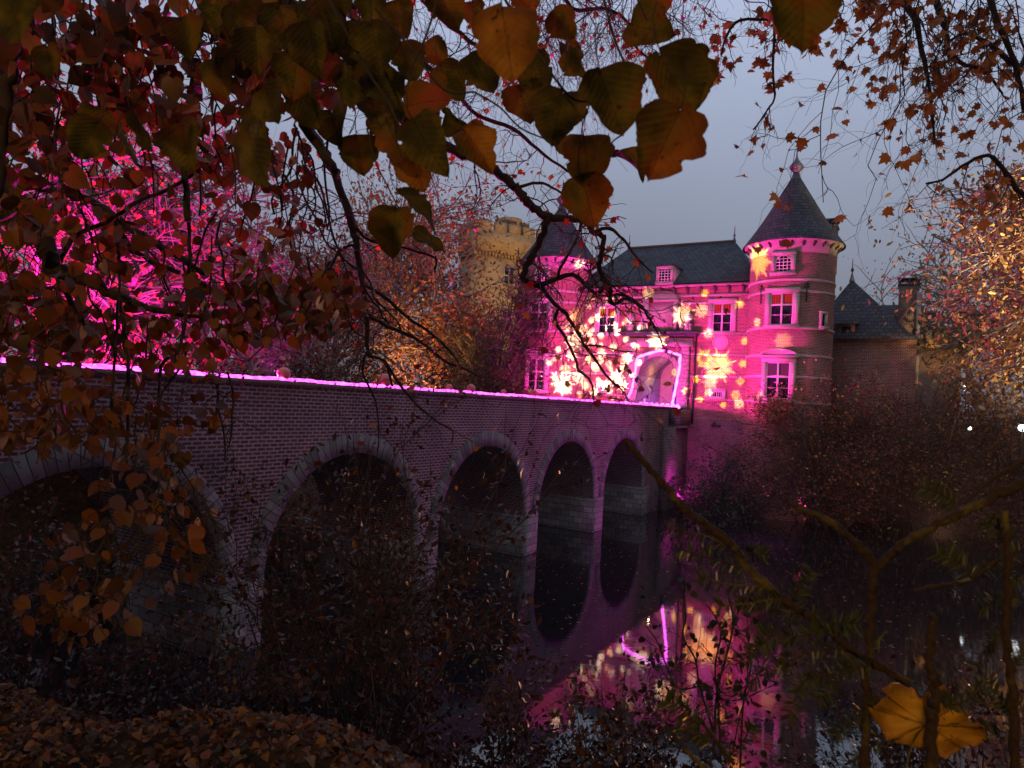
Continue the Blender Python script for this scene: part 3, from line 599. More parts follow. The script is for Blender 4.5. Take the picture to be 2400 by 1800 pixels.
# portal
PO = MB(); PO.box((GC, -.12, 8.62), (4.0, .24, .5))
n = 20; ro = GR+.28
v = []; 
for yy in (-.16, .02):
    for r_ in (GR, ro):
        for k in np.linspace(0, math.pi, n+1): v.append((GC+r_*math.cos(k), yy, GS+r_*math.sin(k)))
m1 = n+1; f = []
for i in range(n): f += [(i, m1+i, m1+i+1, i+1), (m1+i, 3*m1+i, 3*m1+i+1, m1+i+1), (i, i+1, 2*m1+i+1, 2*m1+i)]
PO.add(v, f)
for s in (-1, 1): PO.box((GC+s*(GR+.14), -.07, (DECK+GS)/2), (.28, .18, GS-DECK))
po = PO.build('portal', M['stone'], CA, autouv=True)
for s in (-1, 1):
    mb = MB(); xc = GC+s*1.62
    for j, z in enumerate(np.arange(DECK-.6, 8.3, .22)): mb.box((xc, -.17 if j % 2 else -.14, z+.11), (.5 if j % 2 else .44, .34 if j % 2 else .28, .218))
    mb.box((xc, -.2, DECK-.8), (.62, .4, .34)); mb.box((xc, -.2, 8.52), (.62, .42, .3)); mb.build('pilaster', M['stone'], po, autouv=True)
mb = MB(); mb.box((GC, -.28, 9.05), (4.5, .6, .12)); mb.box((GC, -.36, 9.16), (4.75, .78, .1)); mb.build('portal_cornice', M['lead'], po, autouv=True)
for s in (-1, 1):
    mb = MB(); mb.box((GC+s*1.75, -.3, 9.4), (.36, .36, .34)); mb.box((GC+s*1.75, -.3, 9.62), (.44, .44, .1))
    mb.lathe([(.1, 9.67), (.14, 9.7), (.08, 9.78), (.2, 9.92), (.24, 10.05), (.2, 10.2), (.1, 10.3), (.06, 10.36), (0, 10.42)], (GC+s*1.75, -.3), 16); mb.build('urn', M['stone'], po)
mb = MB(); nx0, nx1 = -2.34, -.84; nc = (nx0+nx1)/2
mb.box((nx0-.12, -.1, 10.2), (.28, .3, 1.95)); mb.box((nx1+.12, -.1, 10.2), (.28, .3, 1.95)); mb.box((nc, -.1, 11.08), (2.1, .34, .16)); mb.box((nc, -.03, 10.15), (1.5, .06, 1.9))
cw, zb, c = 1.15, 11.16, .5
ap = [(nc+cw*math.cos(k), zb+c*math.sin(k)) for k in np.linspace(0, math.pi, 17)]; mb.prism(ap, -.18, .02)
for s in (-1, 1):
    P = [(nc+s*(1.05+.28*(1-kk)**2+.05*math.sin(kk*9)), -.1, 9.3+1.5*kk) for kk in np.linspace(0, 1, 12)]; mb.tube(P, np.linspace(.16, .07, 12), 8)
ni = mb.build('niche', M['stone'], po, autouv=True)
mb = MB(); mb.lathe([(.02, 9.75), (.3, 9.8), (.42, 10.0), (.3, 10.3), (.36, 10.5), (.2, 10.65), (.02, 10.75)], (0, 0), 18); o = mb.build('relief', M['stone'], ni, smooth=True); o.location = (nc, -.06, 0); o.scale = (1, .22, 1)
# medallion
mx, mz = fhit(1689, 802); mb = MB(); th = np.linspace(0, 2*math.pi, 33)
mb.tube([(mx+.4*math.cos(k), -.04, mz+.4*math.sin(k)) for k in th], .055, 6, cap=False); me_ = mb.build('medallion', M['stone'], CA)
mb = MB(); mb.lathe([(.36, 0), (.34, .03), (.2, .02), (.12, .06), (0, .07)], seg=24); o = mb.build('relief', M['stone'], me_); o.location = (mx, -.005, mz); o.rotation_euler = (math.pi/2, 0, 0)
mb = MB(); mb.tube([(.55, -.09, 4.0), (.55, -.09, 9.0)], .05, 6); mb.build('downpipe', M['dark_metal'], CA)
mb = MB(); mb.tube([(-6.55, -.1, 4.0), (-6.55, -.1, 11.6)], .06, 6); mb.build('downpipe', M['lead'], CA)
mb = MB(); mb.box((1.9, -.1, 3.95), (.5, .14, .1)); mb.box((1.8, -.1, 4.05), (.14, .14, .24)); mb.build('wall_anchor', M['dark_metal'], CA)
# ---- towers
def tower(T, zeave, zap, strings, seg=56):
    xc, yc, r = T; c = (xc, yc)
    mb = MB(); mb.lathe([(r+.12, -1.9), (r+.04, 3.6), (r, 3.9), (r, zeave+.1)], c, seg); tw = mb.build('tower', M['brick'], CA, smooth=True)
    for z in strings:
        mb = MB(); mb.lathe([(r-.02, z-.07), (r+.045, z-.06), (r+.055, z+.05), (r-.02, z+.08)], c, seg); mb.build('string_course', M['stone'], tw)
    mb = MB(); mb.lathe([(r-.02, zeave-.55), (r+.05, zeave-.53), (r+.06, zeave-.1), (r+.31, zeave+.06), (r+.36, zeave+.13), (r-.05, zeave+.13)], c, seg); mb.build('cornice', M['stone'], tw)
    for k in range(26):
        a = 2*math.pi*k/26; d = np.array([math.cos(a), math.sin(a)]); e = np.array([-d[1], d[0]])*.05
        q = [(r+.02, zeave-.27), (r+.25, zeave-.07), (r+.25, zeave+.02), (r+.02, zeave+.0)]
        v = [(xc+d[0]*p[0]+s*e[0], yc+d[1]*p[0]+s*e[1], p[1]) for s in (-1, 1) for p in q]
        mb = MB(); mb.add(v, [(0, 1, 2, 3), (7, 6, 5, 4), (0, 4, 5, 1), (1, 5, 6, 2), (2, 6, 7, 3)]); mb.build('bracket', M['bracket'], tw)
    ro = r+.44; H = zap-zeave
    mb = MB(); pr = [(ro, zeave+.06), (ro, zeave+.12)]+[((ro)*(1-k)**1.0-.16*math.sin(math.pi*k)**1.0*(1-k)+.05*k, zeave+.12+H*k) for k in np.linspace(.03, .97, 16)]
    mb.lathe(pr, c, seg); tr = mb.build('tower_roof', M['slate'], CA, smooth=True)
    mb = MB(); z = zeave+H*.88; mb.lathe([(.36, z), (.16, z+.6), (.12, zap+.0), (.09, zap+.06), (.18, zap+.15), (.33, zap+.33), (.37, zap+.45), (.33, zap+.52), (.13, zap+.78), (.06, zap+.95), (.04, zap+1.1), (.018, zap+1.72), (0, zap+1.76)], c, 20); mb.build('finial', M['lead'], tr, smooth=True)
    mb = MB(); zf = zap+1.42; mb.add([(xc+.03, yc-.012, zf-.17), (xc+.03, yc-.012, zf+.17), (xc+.5, yc-.012, zf), (xc+.03, yc+.012, zf-.17), (xc+.03, yc+.012, zf+.17), (xc+.5, yc+.012, zf)], [(0, 2, 1), (3, 4, 5), (0, 1, 4, 3), (1, 2, 5, 4), (2, 0, 3, 5)])
    mb.box((xc-.22, yc, zf), (.4, .03, .03)); mb.box((xc-.42, yc, zf), (.08, .03, .1)); mb.build('weather_vane', M['dark_metal'], tr)
    return tw
def fz(x, y, c): return fhit(x, y, c)[1]
tR = tower(TWR, fz(1861, 560, -2.4), fz(1866, 410, .2), [cylhit(1837, 655, *TWR)[1], cylhit(1837, 682, *TWR)[1], cylhit(1837, 768, *TWR)[1], cylhit(1825, 832, *TWR)[1], cylhit(1760, 882, *TWR)[1], cylhit(1760, 940, *TWR)[1]])
tL = tower(TWL, fz(1308, 602, -2.2), fz(1313, 485, .2), [cylhit(1290, 681, *TWL)[1], cylhit(1290, 706, *TWL)[1], cylhit(1290, 775, *TWL)[1], cylhit(1290, 832, *TWL)[1], cylhit(1300, 873, *TWL)[1]])
twin(TWR, 1818, 1855, 599, 638, arch=True, grid=(4, 5), curtain=False, sur=.2, bars=.05)
twin(TWR, 1806, 1859, 687, 762); twin(TWR, 1796, 1851, 849, 935, curtain=1, ped=.34, sur=.24, trans=.6)
twin(TWR, 1923, 1932, 735, 765, grid=(1, 1), curtain=False, sur=.1, bars=.02, deep=.1)
twin(TWL, 1259, 1282, 632, 666, arch=True, grid=(4, 5), curtain=False, sur=.18, bars=.05)
twin(TWL, 1245, 1283, 709, 772, curtain=1); twin(TWL, 1239, 1276, 841, 915, curtain=1, ped=.3, sur=.22, trans=.6)
for T, lst in ((TWR, ((1785, 690), (1890, 684))),):
    for x, y in lst:
        a, z = cylhit(x, y, *T); mb = MB(); mb.box((0, -.04, 0), (.06, .05, 1.0)); mb.box((0, -.045, .28), (.3, .045, .06)); mb.box((0, -.045, .42), (.2, .045, .06))
        o = mb.build('wall_anchor', M['dark_metal'], CA); o.location = (T[0]+T[2]*math.cos(a), T[1]+T[2]*math.sin(a), z); o.rotation_euler = (0, 0, a+math.pi/2)
# chimney behind the right tower
def chimney(x0, x1, ytop, ymid, ybot, c, parent=None, dpt=.9):
    a, z2 = fhit(x0, ytop, c); b, _ = fhit(x1, ytop, c); z1 = fhit((x0+x1)/2, ymid, c)[1]; z0 = fhit((x0+x1)/2, ybot, c)[1]; xm, w_ = (a+b)/2, b-a
    mb = MB(); mb.box((xm, c, (z0+z1)/2), (w_, dpt, z1-z0)); ch = mb.build('chimney', M['brick_brown'], parent, autouv=True)
    mb = MB(); mb.box((xm, c, z1+.05), (w_+.12, dpt+.12, .1)); mb.box((xm, c, z2-.03), (w_+.14, dpt+.14, .07))
    for s in (-1, 0, 1):
        for q in (-1, 1): mb.box((xm+s*(w_/2-.05), c+q*(dpt/2-.06), (z1+z2)/2+.03), (.1, .12, z2-z1-.14))
    mb.build('chimney_cap', M['lead'], ch); return ch
chimney(1940, 1964, 518, 536, 640, 5.0, CA, 1.0)
# ---------------------------------------------------------------- light arch in front of the gate
AP = [(1465,948),(1480,915),(1488,875),(1494,838),(1518,829),(1545,821),(1570,824),(1594,833),(1593,858),(1586,895),(1579,930),(1574,954)]
la = cthing('light_arch', 'tilted glowing magenta arch of lights standing at the castle gate', 'light arch')
mb = MB(); pp = []
for x, y in AP: fx, f_z = fhit(x, y, -2.2); pp.append((fx, -2.2, f_z))
pp = np.array(pp); fine = np.concatenate([np.linspace(pp[i], pp[i+1], 6, endpoint=False) for i in range(len(pp)-1)]+[pp[-1:]])
fine += RNG.normal(0, .012, fine.shape); mb.tube(fine, .068+.014*np.sin(np.arange(len(fine))*1.3), 6); mb.build('glowing_tube', M['led_arch'], la)
mb = MB()
for p in (pp[0], pp[-1]): mb.box((p[0], p[1], DECK+.06), (.4, .4, .1))
mb.build('foot', M['dark_metal'], la)
# strip of light cushions at the foot of the arch
mb = MB()
for i, x in enumerate(np.linspace(1500, 1588, 15)):
    fx, f_z = fhit(x, 951, -1.2); mb.lathe([(.02, DECK+.85), (.1+.03*(i % 3), DECK+.95), (.12, DECK+1.05), (.02, DECK+1.17)], (fx, -1.2-.2*(i % 2)), 10)
mb.box((fhit(1544, 951, -1.2)[0], -1.3, DECK+.45), (2.3, .3, .84))
lb = cthing('light_barrier', 'low barrier of bright magenta lamps across the gateway foot', 'light barrier'); mb.build('lamps', M['led_arch'], lb)
# ---------------------------------------------------------------- right wing, gable house, keep
WG = cthing('castle_wing', 'low castle wing with dark pyramid slate roof beside the right tower', 'castle wing')
xa, ze = fhit(1880, 793, 2.0); xb = fhit(2157, 793, 2.0)[0]; ze = fhit(2080, 793, 2.0)[1]; ap_y = 5.4; axx, azz = fhit(1997, 655, ap_y)
mb = MB(); mb.box(((xa+xb)/2+.1, 5.2, (ze-1)/2), (xb-xa-.5, 6.0, ze+1)); mb.build('wall', M['brick'], WG, autouv=True)
b0 = [(xa-.1, 1.75, ze-.05), (xb, 1.75, ze-.05), (xb, 8.8, ze-.05), (xa-.1, 8.8, ze-.05)]
fl = .16; b1 = [tuple(np.array(p)*(1-fl)+np.array((axx, ap_y, azz-1.0))*fl) for p in b0]
mb = MB(); mb.add(b0+b1+[(axx, ap_y, azz)], [(0, 1, 5, 4), (1, 2, 6, 5), (2, 3, 7, 6), (3, 0, 4, 7), (4, 5, 8), (5, 6, 8), (6, 7, 8), (7, 4, 8), (3, 2, 1, 0)]); rf = mb.build('roof', M['slate'], WG, autouv=True)
mb = MB(); mb.lathe([(.16, azz-.12), (.07, azz+.2), (.03, azz+.4), (.1, azz+.55), (.03, azz+.7), (.015, azz+1.2), (0, azz+1.25)], (axx, ap_y), 10); mb.build('finial', M['lead'], rf)
d0, dzt = fhit(1966, 760, 2.3); d1 = fhit(2004, 760, 2.3)[0]; dzb = fhit(1985, 797, 2.3)[1]
mb = MB(); mb.box(((d0+d1)/2, 3.1, (dzt+dzb)/2), (d1-d0, 1.6, dzt-dzb)); dm2 = mb.build('dormer', M['brick'], WG, autouv=True)
mb = MB(); mb.add([(d0-.2, 2.05, dzt), (d1+.2, 2.05, dzt), (d1-.1, 3.0, dzt+.75), (d0+.1, 3.0, dzt+.75), (d0-.2, 4.6, dzt+.5), (d1+.2, 4.6, dzt+.5)], [(0, 1, 2, 3), (1, 5, 2), (0, 3, 4), (2, 5, 4, 3)]); mb.build('dormer_roof', M['slate'], dm2, autouv=True)
mb = MB(); mb.box(((d0+d1)/2, 2.27, (dzt+dzb)/2-.05), ((d1-d0)*.55, .05, (dzt-dzb)*.8)); mb.build('window', M['glass'], dm2)
r0, rzz = fhit(2030, 716, 8.0); r1 = fhit(2140, 716, 8.0)[0]; ez = fhit(2100, 756, 6.0)[1]
mb = MB(); mb.add([(r0, 6.0, ez), (r1, 6.0, ez), (r1, 8.0, rzz), (r0, 8.0, rzz), (r0, 10, ez), (r1, 10, ez)], [(0, 1, 2, 3), (3, 2, 5, 4), (1, 5, 2)]); mb.build('rear_roof', M['slate'], WG, autouv=True)
mb = MB(); mb.box(((r0+r1)/2, 8.3, (ez-.1)/2), (r1-r0-.1, 4.2, ez-.1)); mb.build('rear_wall', M['brick_brown'], WG, autouv=True)
chimney(2108, 2154, 656, 672, 800, 6.4, WG, 1.1)
mb = MB(); g0 = fhit(2150, 740, 6.2)[0]; mb.box((g0+.05, 6.0, ez*.5+2.3), (.22, .5, ez-1.2)); mb.build('quoin', M['stone'], WG, autouv=True)
GH = cthing('gable_house', 'dark slate gabled house behind the wing with an orange lit stepped gable', 'house')
cg = 16.0; poly = [fhit(x, y, cg) for x, y in ((2160, 735), (2186, 733), (2258, 808), (2258, 818), (2150, 818))]
mb = MB(); mb.prism(poly, cg, cg+5); mb.build('roof', M['slate'], GH, autouv=True)
p0, p1 = fhit(2146, 816, cg+.2), fhit(2252, 870, cg+.2)
mb = MB(); mb.box(((p0[0]+p1[0])/2, cg+2.6, p0[1]/2), (p1[0]-p0[0], 4.8, p0[1])); mb.build('wall', M['brick_brown'], GH, autouv=True)
poly = [fhit(x, y, cg-.6) for x, y in ((2170, 815), (2204, 815), (2204, 803), (2193, 803), (2193, 789), (2184, 789), (2184, 775), (2176, 775), (2170, 782))]
mb = MB(); mb.prism(poly, cg-.8, cg-.3); mb.build('stepped_gable', M['keep'], GH, autouv=True)
gl = fhit(2188, 800, cg-.6); bpy.data.objects['flood_gable'].location = cf(gl[0]+.6, cg-4.2, gl[1]-2.2)
bpy.data.objects['flood_gable'].rotation_euler = (Vector(cf(gl[0], cg, gl[1]))-Vector(cf(gl[0]+.6, cg-4.2, gl[1]-2.2))).to_track_quat('-Z', 'Y').to_euler()
bpy.data.objects['flood_gable'].data.energy = 900
# keep: crenellated square tower, turned 30 degrees
K0 = px(1118, 600, 80); KE = thing('castle_keep', 'square ochre stone keep with battlements and a round turret behind the trees', 'tower', (K0[0], K0[1], 0), R_(30))
KZ = 24.3; KW = 9.4
mb = MB(); mb.box((KW/2, 2.25, KZ/2), (KW, 4.5, KZ)); mb.build('wall', M['keep'], KE, autouv=True)
mb = MB()
mb.box((KW/2, -.18, KZ-1.0), (KW+.4, .36, 2.6))
mb.box((-.18, 2.25, KZ-1.0), (.36, 4.5, 2.6))
for i in range(22):
    mb.box((.2+i*.43, -.16, KZ-2.5), (.2, .3, .4)); mb.box((-.16, min(4.3, .2+i*.19), KZ-2.5), (.3, .2, .4))
mb.build('parapet', M['keep'], KE, autouv=True)
for i in range(5):
    mb = MB(); mb.box((.85+i*1.95, -.1, KZ+.85), (1.5, .5, 1.1)); mb.build('merlon', M['keep'], KE, autouv=True)
    mb = MB(); mb.box((-.1, .6+i*.9, KZ+.85), (.5, .6, 1.1)); mb.build('merlon', M['keep'], KE, autouv=True)
mb = MB(); mb.lathe([(1.35, KZ-1), (1.35, KZ+2.2), (1.48, KZ+2.3), (1.48, KZ+2.75), (.1, KZ+2.75)], (5.6, 2.6), 32); mb.build('turret', M['keep'], KE)
mb = MB(); mb.lathe([(.75, KZ-1), (.75, KZ+2.0), (.85, KZ+2.1), (.85, KZ+2.5), (.1, KZ+2.5)], (7.4, 2.6), 24); mb.build('turret', M['keep'], KE)
for zz_, xx in ((19.6, 4.3), (14.5, 4.3)):
    mb = MB(); mb.box((xx, -.03, zz_), (1.5, .2, 2.2)); wk = mb.build('window', M['stone'], KE, autouv=True)
    mb = MB()
    for sx_ in (-.34, .34):
        for sz_ in (-.5, .5): mb.box((xx+sx_, -.12, zz_+sz_), (.5, .05, .85))
    mb.build('pane', M['glass'], wk)
# ---------------------------------------------------------------- vegetation helpers
def fan(outline, mid=(0, .45), fold=.12, droop=.12):
    v = [(mid[0], mid[1], 0)]+[(x, y, fold*abs(x)-droop*y*y) for x, y in outline]
    n = len(outline); return np.array(v), [(0, i+1, (i+1) % n+1) for i in range(n)]
_h = [(.16, -.05), (.38, .04), (.51, .27), (.50, .52), (.38, .74), (.18, .93)]
T_LIN = fan([(0, .05)]+_h+[(0, 1.14)]+[(-x, y) for x, y in reversed(_h)])
_h = [(.08, .02), (.30, .0), (.36, .18), (.62, .30), (.42, .42), (.50, .72), (.24, .62)]
T_PLA = fan([(0, .0)]+_h+[(0, 1.05)]+[(-x, y) for x, y in reversed(_h)], fold=.25, droop=.25)
T_OVA = fan([(0, 0), (.2, .25), (.22, .6), (0, 1), (-.22, .6), (-.2, .25)], (0, .5), .2, .1)
T_NEE = (np.array([(-.05, 0, 0), (.05, 0, 0), (.03, .8, .02), (0, 1, 0), (-.03, .8, .02)]), [(0, 1, 2), (0, 2, 4), (4, 2, 3)])
def rdir(n, down=.6, rng=RNG):
    d = rng.normal(size=(n, 3)); d[:, 2] -= down*1.6; return d/np.linalg.norm(d, axis=1)[:, None]
def leaves(mb, T, pos, size, tint, down=.6, jitter=.45):
    pos = np.asarray(pos, float); n = len(pos)
    if n == 0: return
    sz = size*(1+jitter*RNG.uniform(-1, 1, n)); ti = RNG.uniform(tint[0], tint[1], n)
    mb.batch(T[0], T[1], pos, rdir(n, down), RNG.normal(size=(n, 3)), sz, ti)
V3 = Vector
def rv(s): return V3((random.gauss(0, s), random.gauss(0, s), random.gauss(0, s)))
def grow(acc, tips, p, d, L, r, lvl, o):
    n = max(3, int(o.get('seg', 5)-lvl*.5)); P = [p.copy()]; d = d.normalized(); d0s = []
    for i in range(n):
        d = (d+rv(o['wob'])+V3((0, 0, o['trop'][min(lvl, len(o['trop'])-1)]))).normalized(); p = p+d*(L/n); P.append(p.copy()); d0s.append(d.copy())
    acc.append((np.array(P), np.linspace(r, max(r*.5, .25*o['rmin']), n+1), 6 if lvl < 1 else (4 if lvl < 3 else 3)))
    if lvl >= o['max']-1: tips.extend([tuple(q) for q in P[1:]])
    if lvl < o['max']:
        for k in range(o['kids'][lvl]):
            f = random.uniform(.22 if lvl else o.get('bare', .3), 1.0); i = min(n-1, int(f*n)); q = P[i].lerp(P[i+1], f*n-i)
            ax = rv(1).cross(d0s[i]).normalized(); nd = (Matrix.Rotation(random.uniform(.6, 1.25)*o['ang'], 3, ax) @ d0s[i])
            grow(acc, tips, q, nd, L*random.uniform(.45, .75)*(1-.3*f if lvl == 0 else 1), max(o['rmin'], r*random.uniform(.38, .58)), lvl+1, o)
def wood(acc, name, mat, parent):
    mb = MB()
    for P, Rr, s in acc: mb.tube(P, Rr, s, cap=False)
    return mb.build(name, mat, parent, smooth=True)
def tree(name, label, base, H, o, T, lsize, nl, mat, bark, tint, group=None, spread=.35, lean=(0, 0), trunks=1, down=.5):
    base = (base[0], base[1], float(zground(np.array(base[0]), np.array(base[1])))-.15)
    th = thing(name, label, 'tree', base, 0, group); acc = []; tips = []
    for k in range(trunks): grow(acc, tips, V3((0, 0, 0)), V3((lean[0]+random.gauss(0, .1*trunks), lean[1]+random.gauss(0, .1*trunks), 1)), H*.62, H*o.get('thick', .022), 0, o)
    wood(acc, 'trunk', bark, th)
    tips = np.array(tips); n = min(nl, len(tips)*6); ii = RNG.integers(0, len(tips), n); mb = MB()
    leaves(mb, T, tips[ii]+RNG.normal(0, spread, (n, 3)), lsize, tint, down); mb.build('crown', mat, th, tint=True); return th
O_BARE = dict(wob=.16, trop=(.05, .02, -.02, -.05), max=4, kids=(11, 6, 5, 4), ang=.95, rmin=.012, seg=7, bare=.2)
O_FULL = dict(wob=.14, trop=(.05, .05, 0, -.05), max=3, kids=(16, 8, 5), ang=.9, rmin=.012, seg=7, bare=.18)
# trees behind the bridge
TG = 'trees beyond the bridge'
tree('beech_tree', 'bare branched tree glowing magenta behind the bridge, left', (-13.5, 21.5), 12.5, O_BARE, T_PLA, .13, 2600, M['leaf_red'], M['bark_pale'], (.1, .8), TG, lean=(-.1, 0))
tree('beech_tree', 'spreading magenta lit tree behind the bridge with pink twigs', (-9.5, 25.5), 11.5, O_BARE, T_PLA, .12, 2200, M['leaf_red'], M['bark_pale'], (.1, .8), TG, lean=(-.1, 0))
tree('beech_tree', 'dim purple tree left of the orange tree behind the bridge', (-9.0, 31), 12, O_BARE, T_PLA, .14, 2600, M['leaf_red'], M['bark_pale'], (.2, 1), TG)
tree('beech_tree', 'tall magenta tree at the far left edge behind the bridge', (-17.5, 19.5), 14, O_BARE, T_PLA, .14, 3500, M['leaf_red'], M['bark_pale'], (.1, .8), TG)
tree('beech_tree', 'dense low magenta tree crowding the bridge parapet', (-8.2, 20.5), 8.5, O_BARE, T_PLA, .12, 1800, M['leaf_red'], M['bark_pale'], (.1, .9), TG)
tree('beech_tree', 'tall thin magenta tree behind the dense low one', (-12.0, 28), 14.5, O_BARE, T_PLA, .13, 1800, M['leaf_red'], M['bark_pale'], (.1, .8), TG, lean=(.1, 0))
tree('orange_tree', 'tall orange autumn tree in front of the stone keep', (-8.9, 48), 20, dict(O_FULL, kids=(18, 8, 5), thick=.012, ang=.75), T_OVA, .30, 9000, M['leaf_orange'], M['bark_pale'], (.2, 1), spread=.8)
tree('orange_tree', 'smaller orange brown tree left of the dark evergreen', (-4.6, 46), 11, dict(O_FULL, thick=.014), T_OVA, .26, 5500, M['leaf_orange'], M['bark_pale'], (0, .8), spread=.7)
tree('orange_tree', 'low purple brown tree left of the keep above the bridge', (-10.5, 40), 12, dict(O_FULL, thick=.014), T_OVA, .24, 4500, M['leaf_shrub'], M['bark_pale'], (.1, .9), spread=.7)
tree('evergreen_tree', 'dark conical evergreen tree against the left tower', (-1.3, 43.5), 11.0, dict(O_FULL, kids=(26, 8, 4), bare=.02, thick=.016), T_NEE, .42, 9000, M['leaf_dark'], M['bark'], (0, 1), spread=.35)
for i, (x, y, h) in enumerate(((-22, 26, 14), (-27, 20, 15), (-18, 34, 15), (-14, 44, 14), (-33, 30, 18), (-24, 42, 17))):
    tree('background_tree', ['dark tree at far left behind the magenta trees', 'dark crowned tree beyond the left bank', 'dark tree in the gap between magenta and orange trees', 'dark tree just left of the tall orange tree', 'tallest dark tree far behind the left bank', 'distant dark tree behind the purple tree'][i],
         (x, y), h, dict(O_FULL, thick=.014, kids=(14, 7, 4)), T_OVA, .34, 3800, M['leaf_shrub'], M['bark_pale'], (0, .8), 'dark park trees far behind the bridge', spread=.8)
# right hand trees
OR = dict(O_FULL, kids=(15, 8, 6), thick=.014, trop=(.05, .03, -.06, -.12), bare=.25)
tree('autumn_tree', 'tan and orange autumn tree at the right edge, nearest the shrub', (28.8, 34.8), 22, dict(OR, bare=.42, kids=(20, 9, 6)), T_OVA, .27, 21000, M['leaf_tan'], M['bark_pale'], (.1, 1), 'autumn trees at the right edge', spread=.55, lean=(.05, 0))
tree('autumn_tree', 'taller reddish autumn tree cut off by the right edge', (30.0, 37), 25, OR, T_OVA, .28, 15000, M['leaf_tan'], M['bark_pale'], (.1, 1), 'autumn trees at the right edge', spread=.6)
tree('autumn_tree', 'thin grey olive tree between the house and the right edge', (35.0, 50), 21, OR, T_OVA, .2, 5200, M['leaf_tan'], M['bark_pale'], (0, .6), 'autumn trees at the right edge', spread=.7)
tree('autumn_tree', 'low olive tree under the right autumn tree', (28.0, 36), 10, dict(OR, bare=.1), T_OVA, .2, 5500, M['leaf_tan'], M['bark_pale'], (0, .6), 'autumn trees at the right edge', spread=.5)
# shrubs
def shrub(name, label, base, n, H, W, T, lsize, nl, mat, tint, group=None, bark=None, droop=-.06, spread=.12, up=1.0, cat='shrub', sub=3, rad=.02, down=0.0, ang=.8):
    base = (base[0], base[1], float(zground(np.array(base[0]), np.array(base[1])))-.05 if len(base) < 3 else base[2])
    th = thing(name, label, cat, base, 0, group); acc = []; tips = []
    o = dict(wob=.16, trop=(droop*.3, droop, droop), max=2, kids=(5, sub, 2), ang=ang, rmin=.003, seg=6, bare=.2)
    for k in range(n):
        a = random.uniform(0, 2*math.pi); q = random.random()**.5
        grow(acc, tips, V3((W*.35*q*math.cos(a), W*.35*q*math.sin(a), 0)), V3((q*math.cos(a)*W/H, q*math.sin(a)*W/H, up)), H*random.uniform(.6, 1.0), rad, 0, o)
    wood(acc, 'stems', bark or M['bark'], th)
    tips = np.array(tips); ii = RNG.integers(0, len(tips), nl); mb = MB()
    leaves(mb, T, tips[ii]+RNG.normal(0, spread, (nl, 3)), lsize, tint, down); mb.build('foliage', mat, th, tint=True); return th
shrub('red_shrub', 'wide dark red shrub on the bank before the right tower', (15.9, 34.6), 46, 6.4, 3.0, T_OVA, .13, 17000, M['leaf_shrub'], (0, .82), 'shrubs under the right tower', spread=.3, rad=.05)
shrub('red_shrub', 'tall yellow tipped shrub in front of the castle wing', (18.6, 36.0), 40, 7.0, 3.0, T_OVA, .13, 16000, M['leaf_shrub'], (.1, 1), 'shrubs under the right tower', spread=.3, rad=.05)
shrub('red_shrub', 'dark shrub at the right end of the bank near the lamps', (21.5, 35.0), 36, 5.9, 3.2, T_OVA, .13, 14000, M['leaf_shrub'], (0, .8), 'shrubs under the right tower', spread=.3, rad=.05)
shrub('red_shrub', 'small dark bush at the foot of the gatehouse plinth', (11.2, 34.9), 26, 3.6, 2.0, T_OVA, .15, 5000, M['leaf_dark'], (0, .8), 'shrubs under the right tower', spread=.22, rad=.03)
shrub('red_shrub', 'low bank shrub in the dark by the water at right', (23.5, 32.5), 30, 3.2, 3.0, T_OVA, .16, 5000, M['leaf_shrub'], (0, .6), 'shrubs under the right tower', spread=.3, rad=.03)
a, z = cylhit(1806, 957, TWR[0], TWR[1], TWR[2]+.3); q = cf(TWR[0]+2.3*math.cos(a), TWR[1]+2.3*math.sin(a), z-.7)
shrub('ivy_clump', 'pale green ivy clump under the lowest window of the right tower', tuple(q), 22, 1.2, .9, T_OVA, .16, 1400, m_leaf('ivy_leaf', [(0, (.05, .07, .015)), (1, (.22, .26, .06))]), (0, 1), spread=.14, cat='ivy')
# far bank undergrowth behind the bridge
for i, (x, y, h) in enumerate(((-12, 15.5, 2.6), (-9.5, 21, 3.0), (-6.5, 27, 3.2), (-3.0, 33, 3.4), (-15, 13, 3.0), (-1.2, 39, 3.0))):
    p = G+(y-14)*0; lx = -15.5; q = cf(-9.6-.8*(i % 2), -36+i*5.6, 0)
    shrub('bank_shrub', ['shrub behind the bridge nearest the left edge', 'shrub behind the second bridge arch', 'shrub behind the middle bridge arch', 'shrub behind the fourth bridge arch', 'shrub behind the bridge close to the evergreen', 'shrub behind the bridge beside the left tower'][i],
          (q[0], q[1]), 26, h+1.6, 2.8, T_OVA, .16, 6500, M['leaf_shrub'], (0, .8), 'shrubs on the bank behind the bridge', spread=.3, rad=.03)
# distant white lamps at the right
for x, y, d, r, lb in ((2396, 1003, 33.3, .17, 'large white glowing lamp globe at the right edge under the trees'), (2273, 1004, 33.6, .08, 'small white lamp behind the shrub at right'), (2264, 908, 56, .25, 'pale lamp high behind the branches at right')):
    p = px(x, y, d); gz = float(zground(np.array(p[0]), np.array(p[1])))
    o = thing('park_lamp', lb, 'lamp', (p[0], p[1], gz), 0, 'white park lamps at the right')
    mb = MB(); mb.tube([(0, 0, -.1), (0, 0, p[2]-gz-r*.9)], .05, 8); mb.build('post', M['dark_metal'], o)
    mb = MB(); mb.lathe([(r*math.sin(k), p[2]-gz-r*math.cos(k)) for k in np.linspace(.01, math.pi-.01, 13)], seg=20); mb.build('lamp_globe', m_emit('lamp_white', (.9, .95, 1.0), 6.0), o, smooth=True)
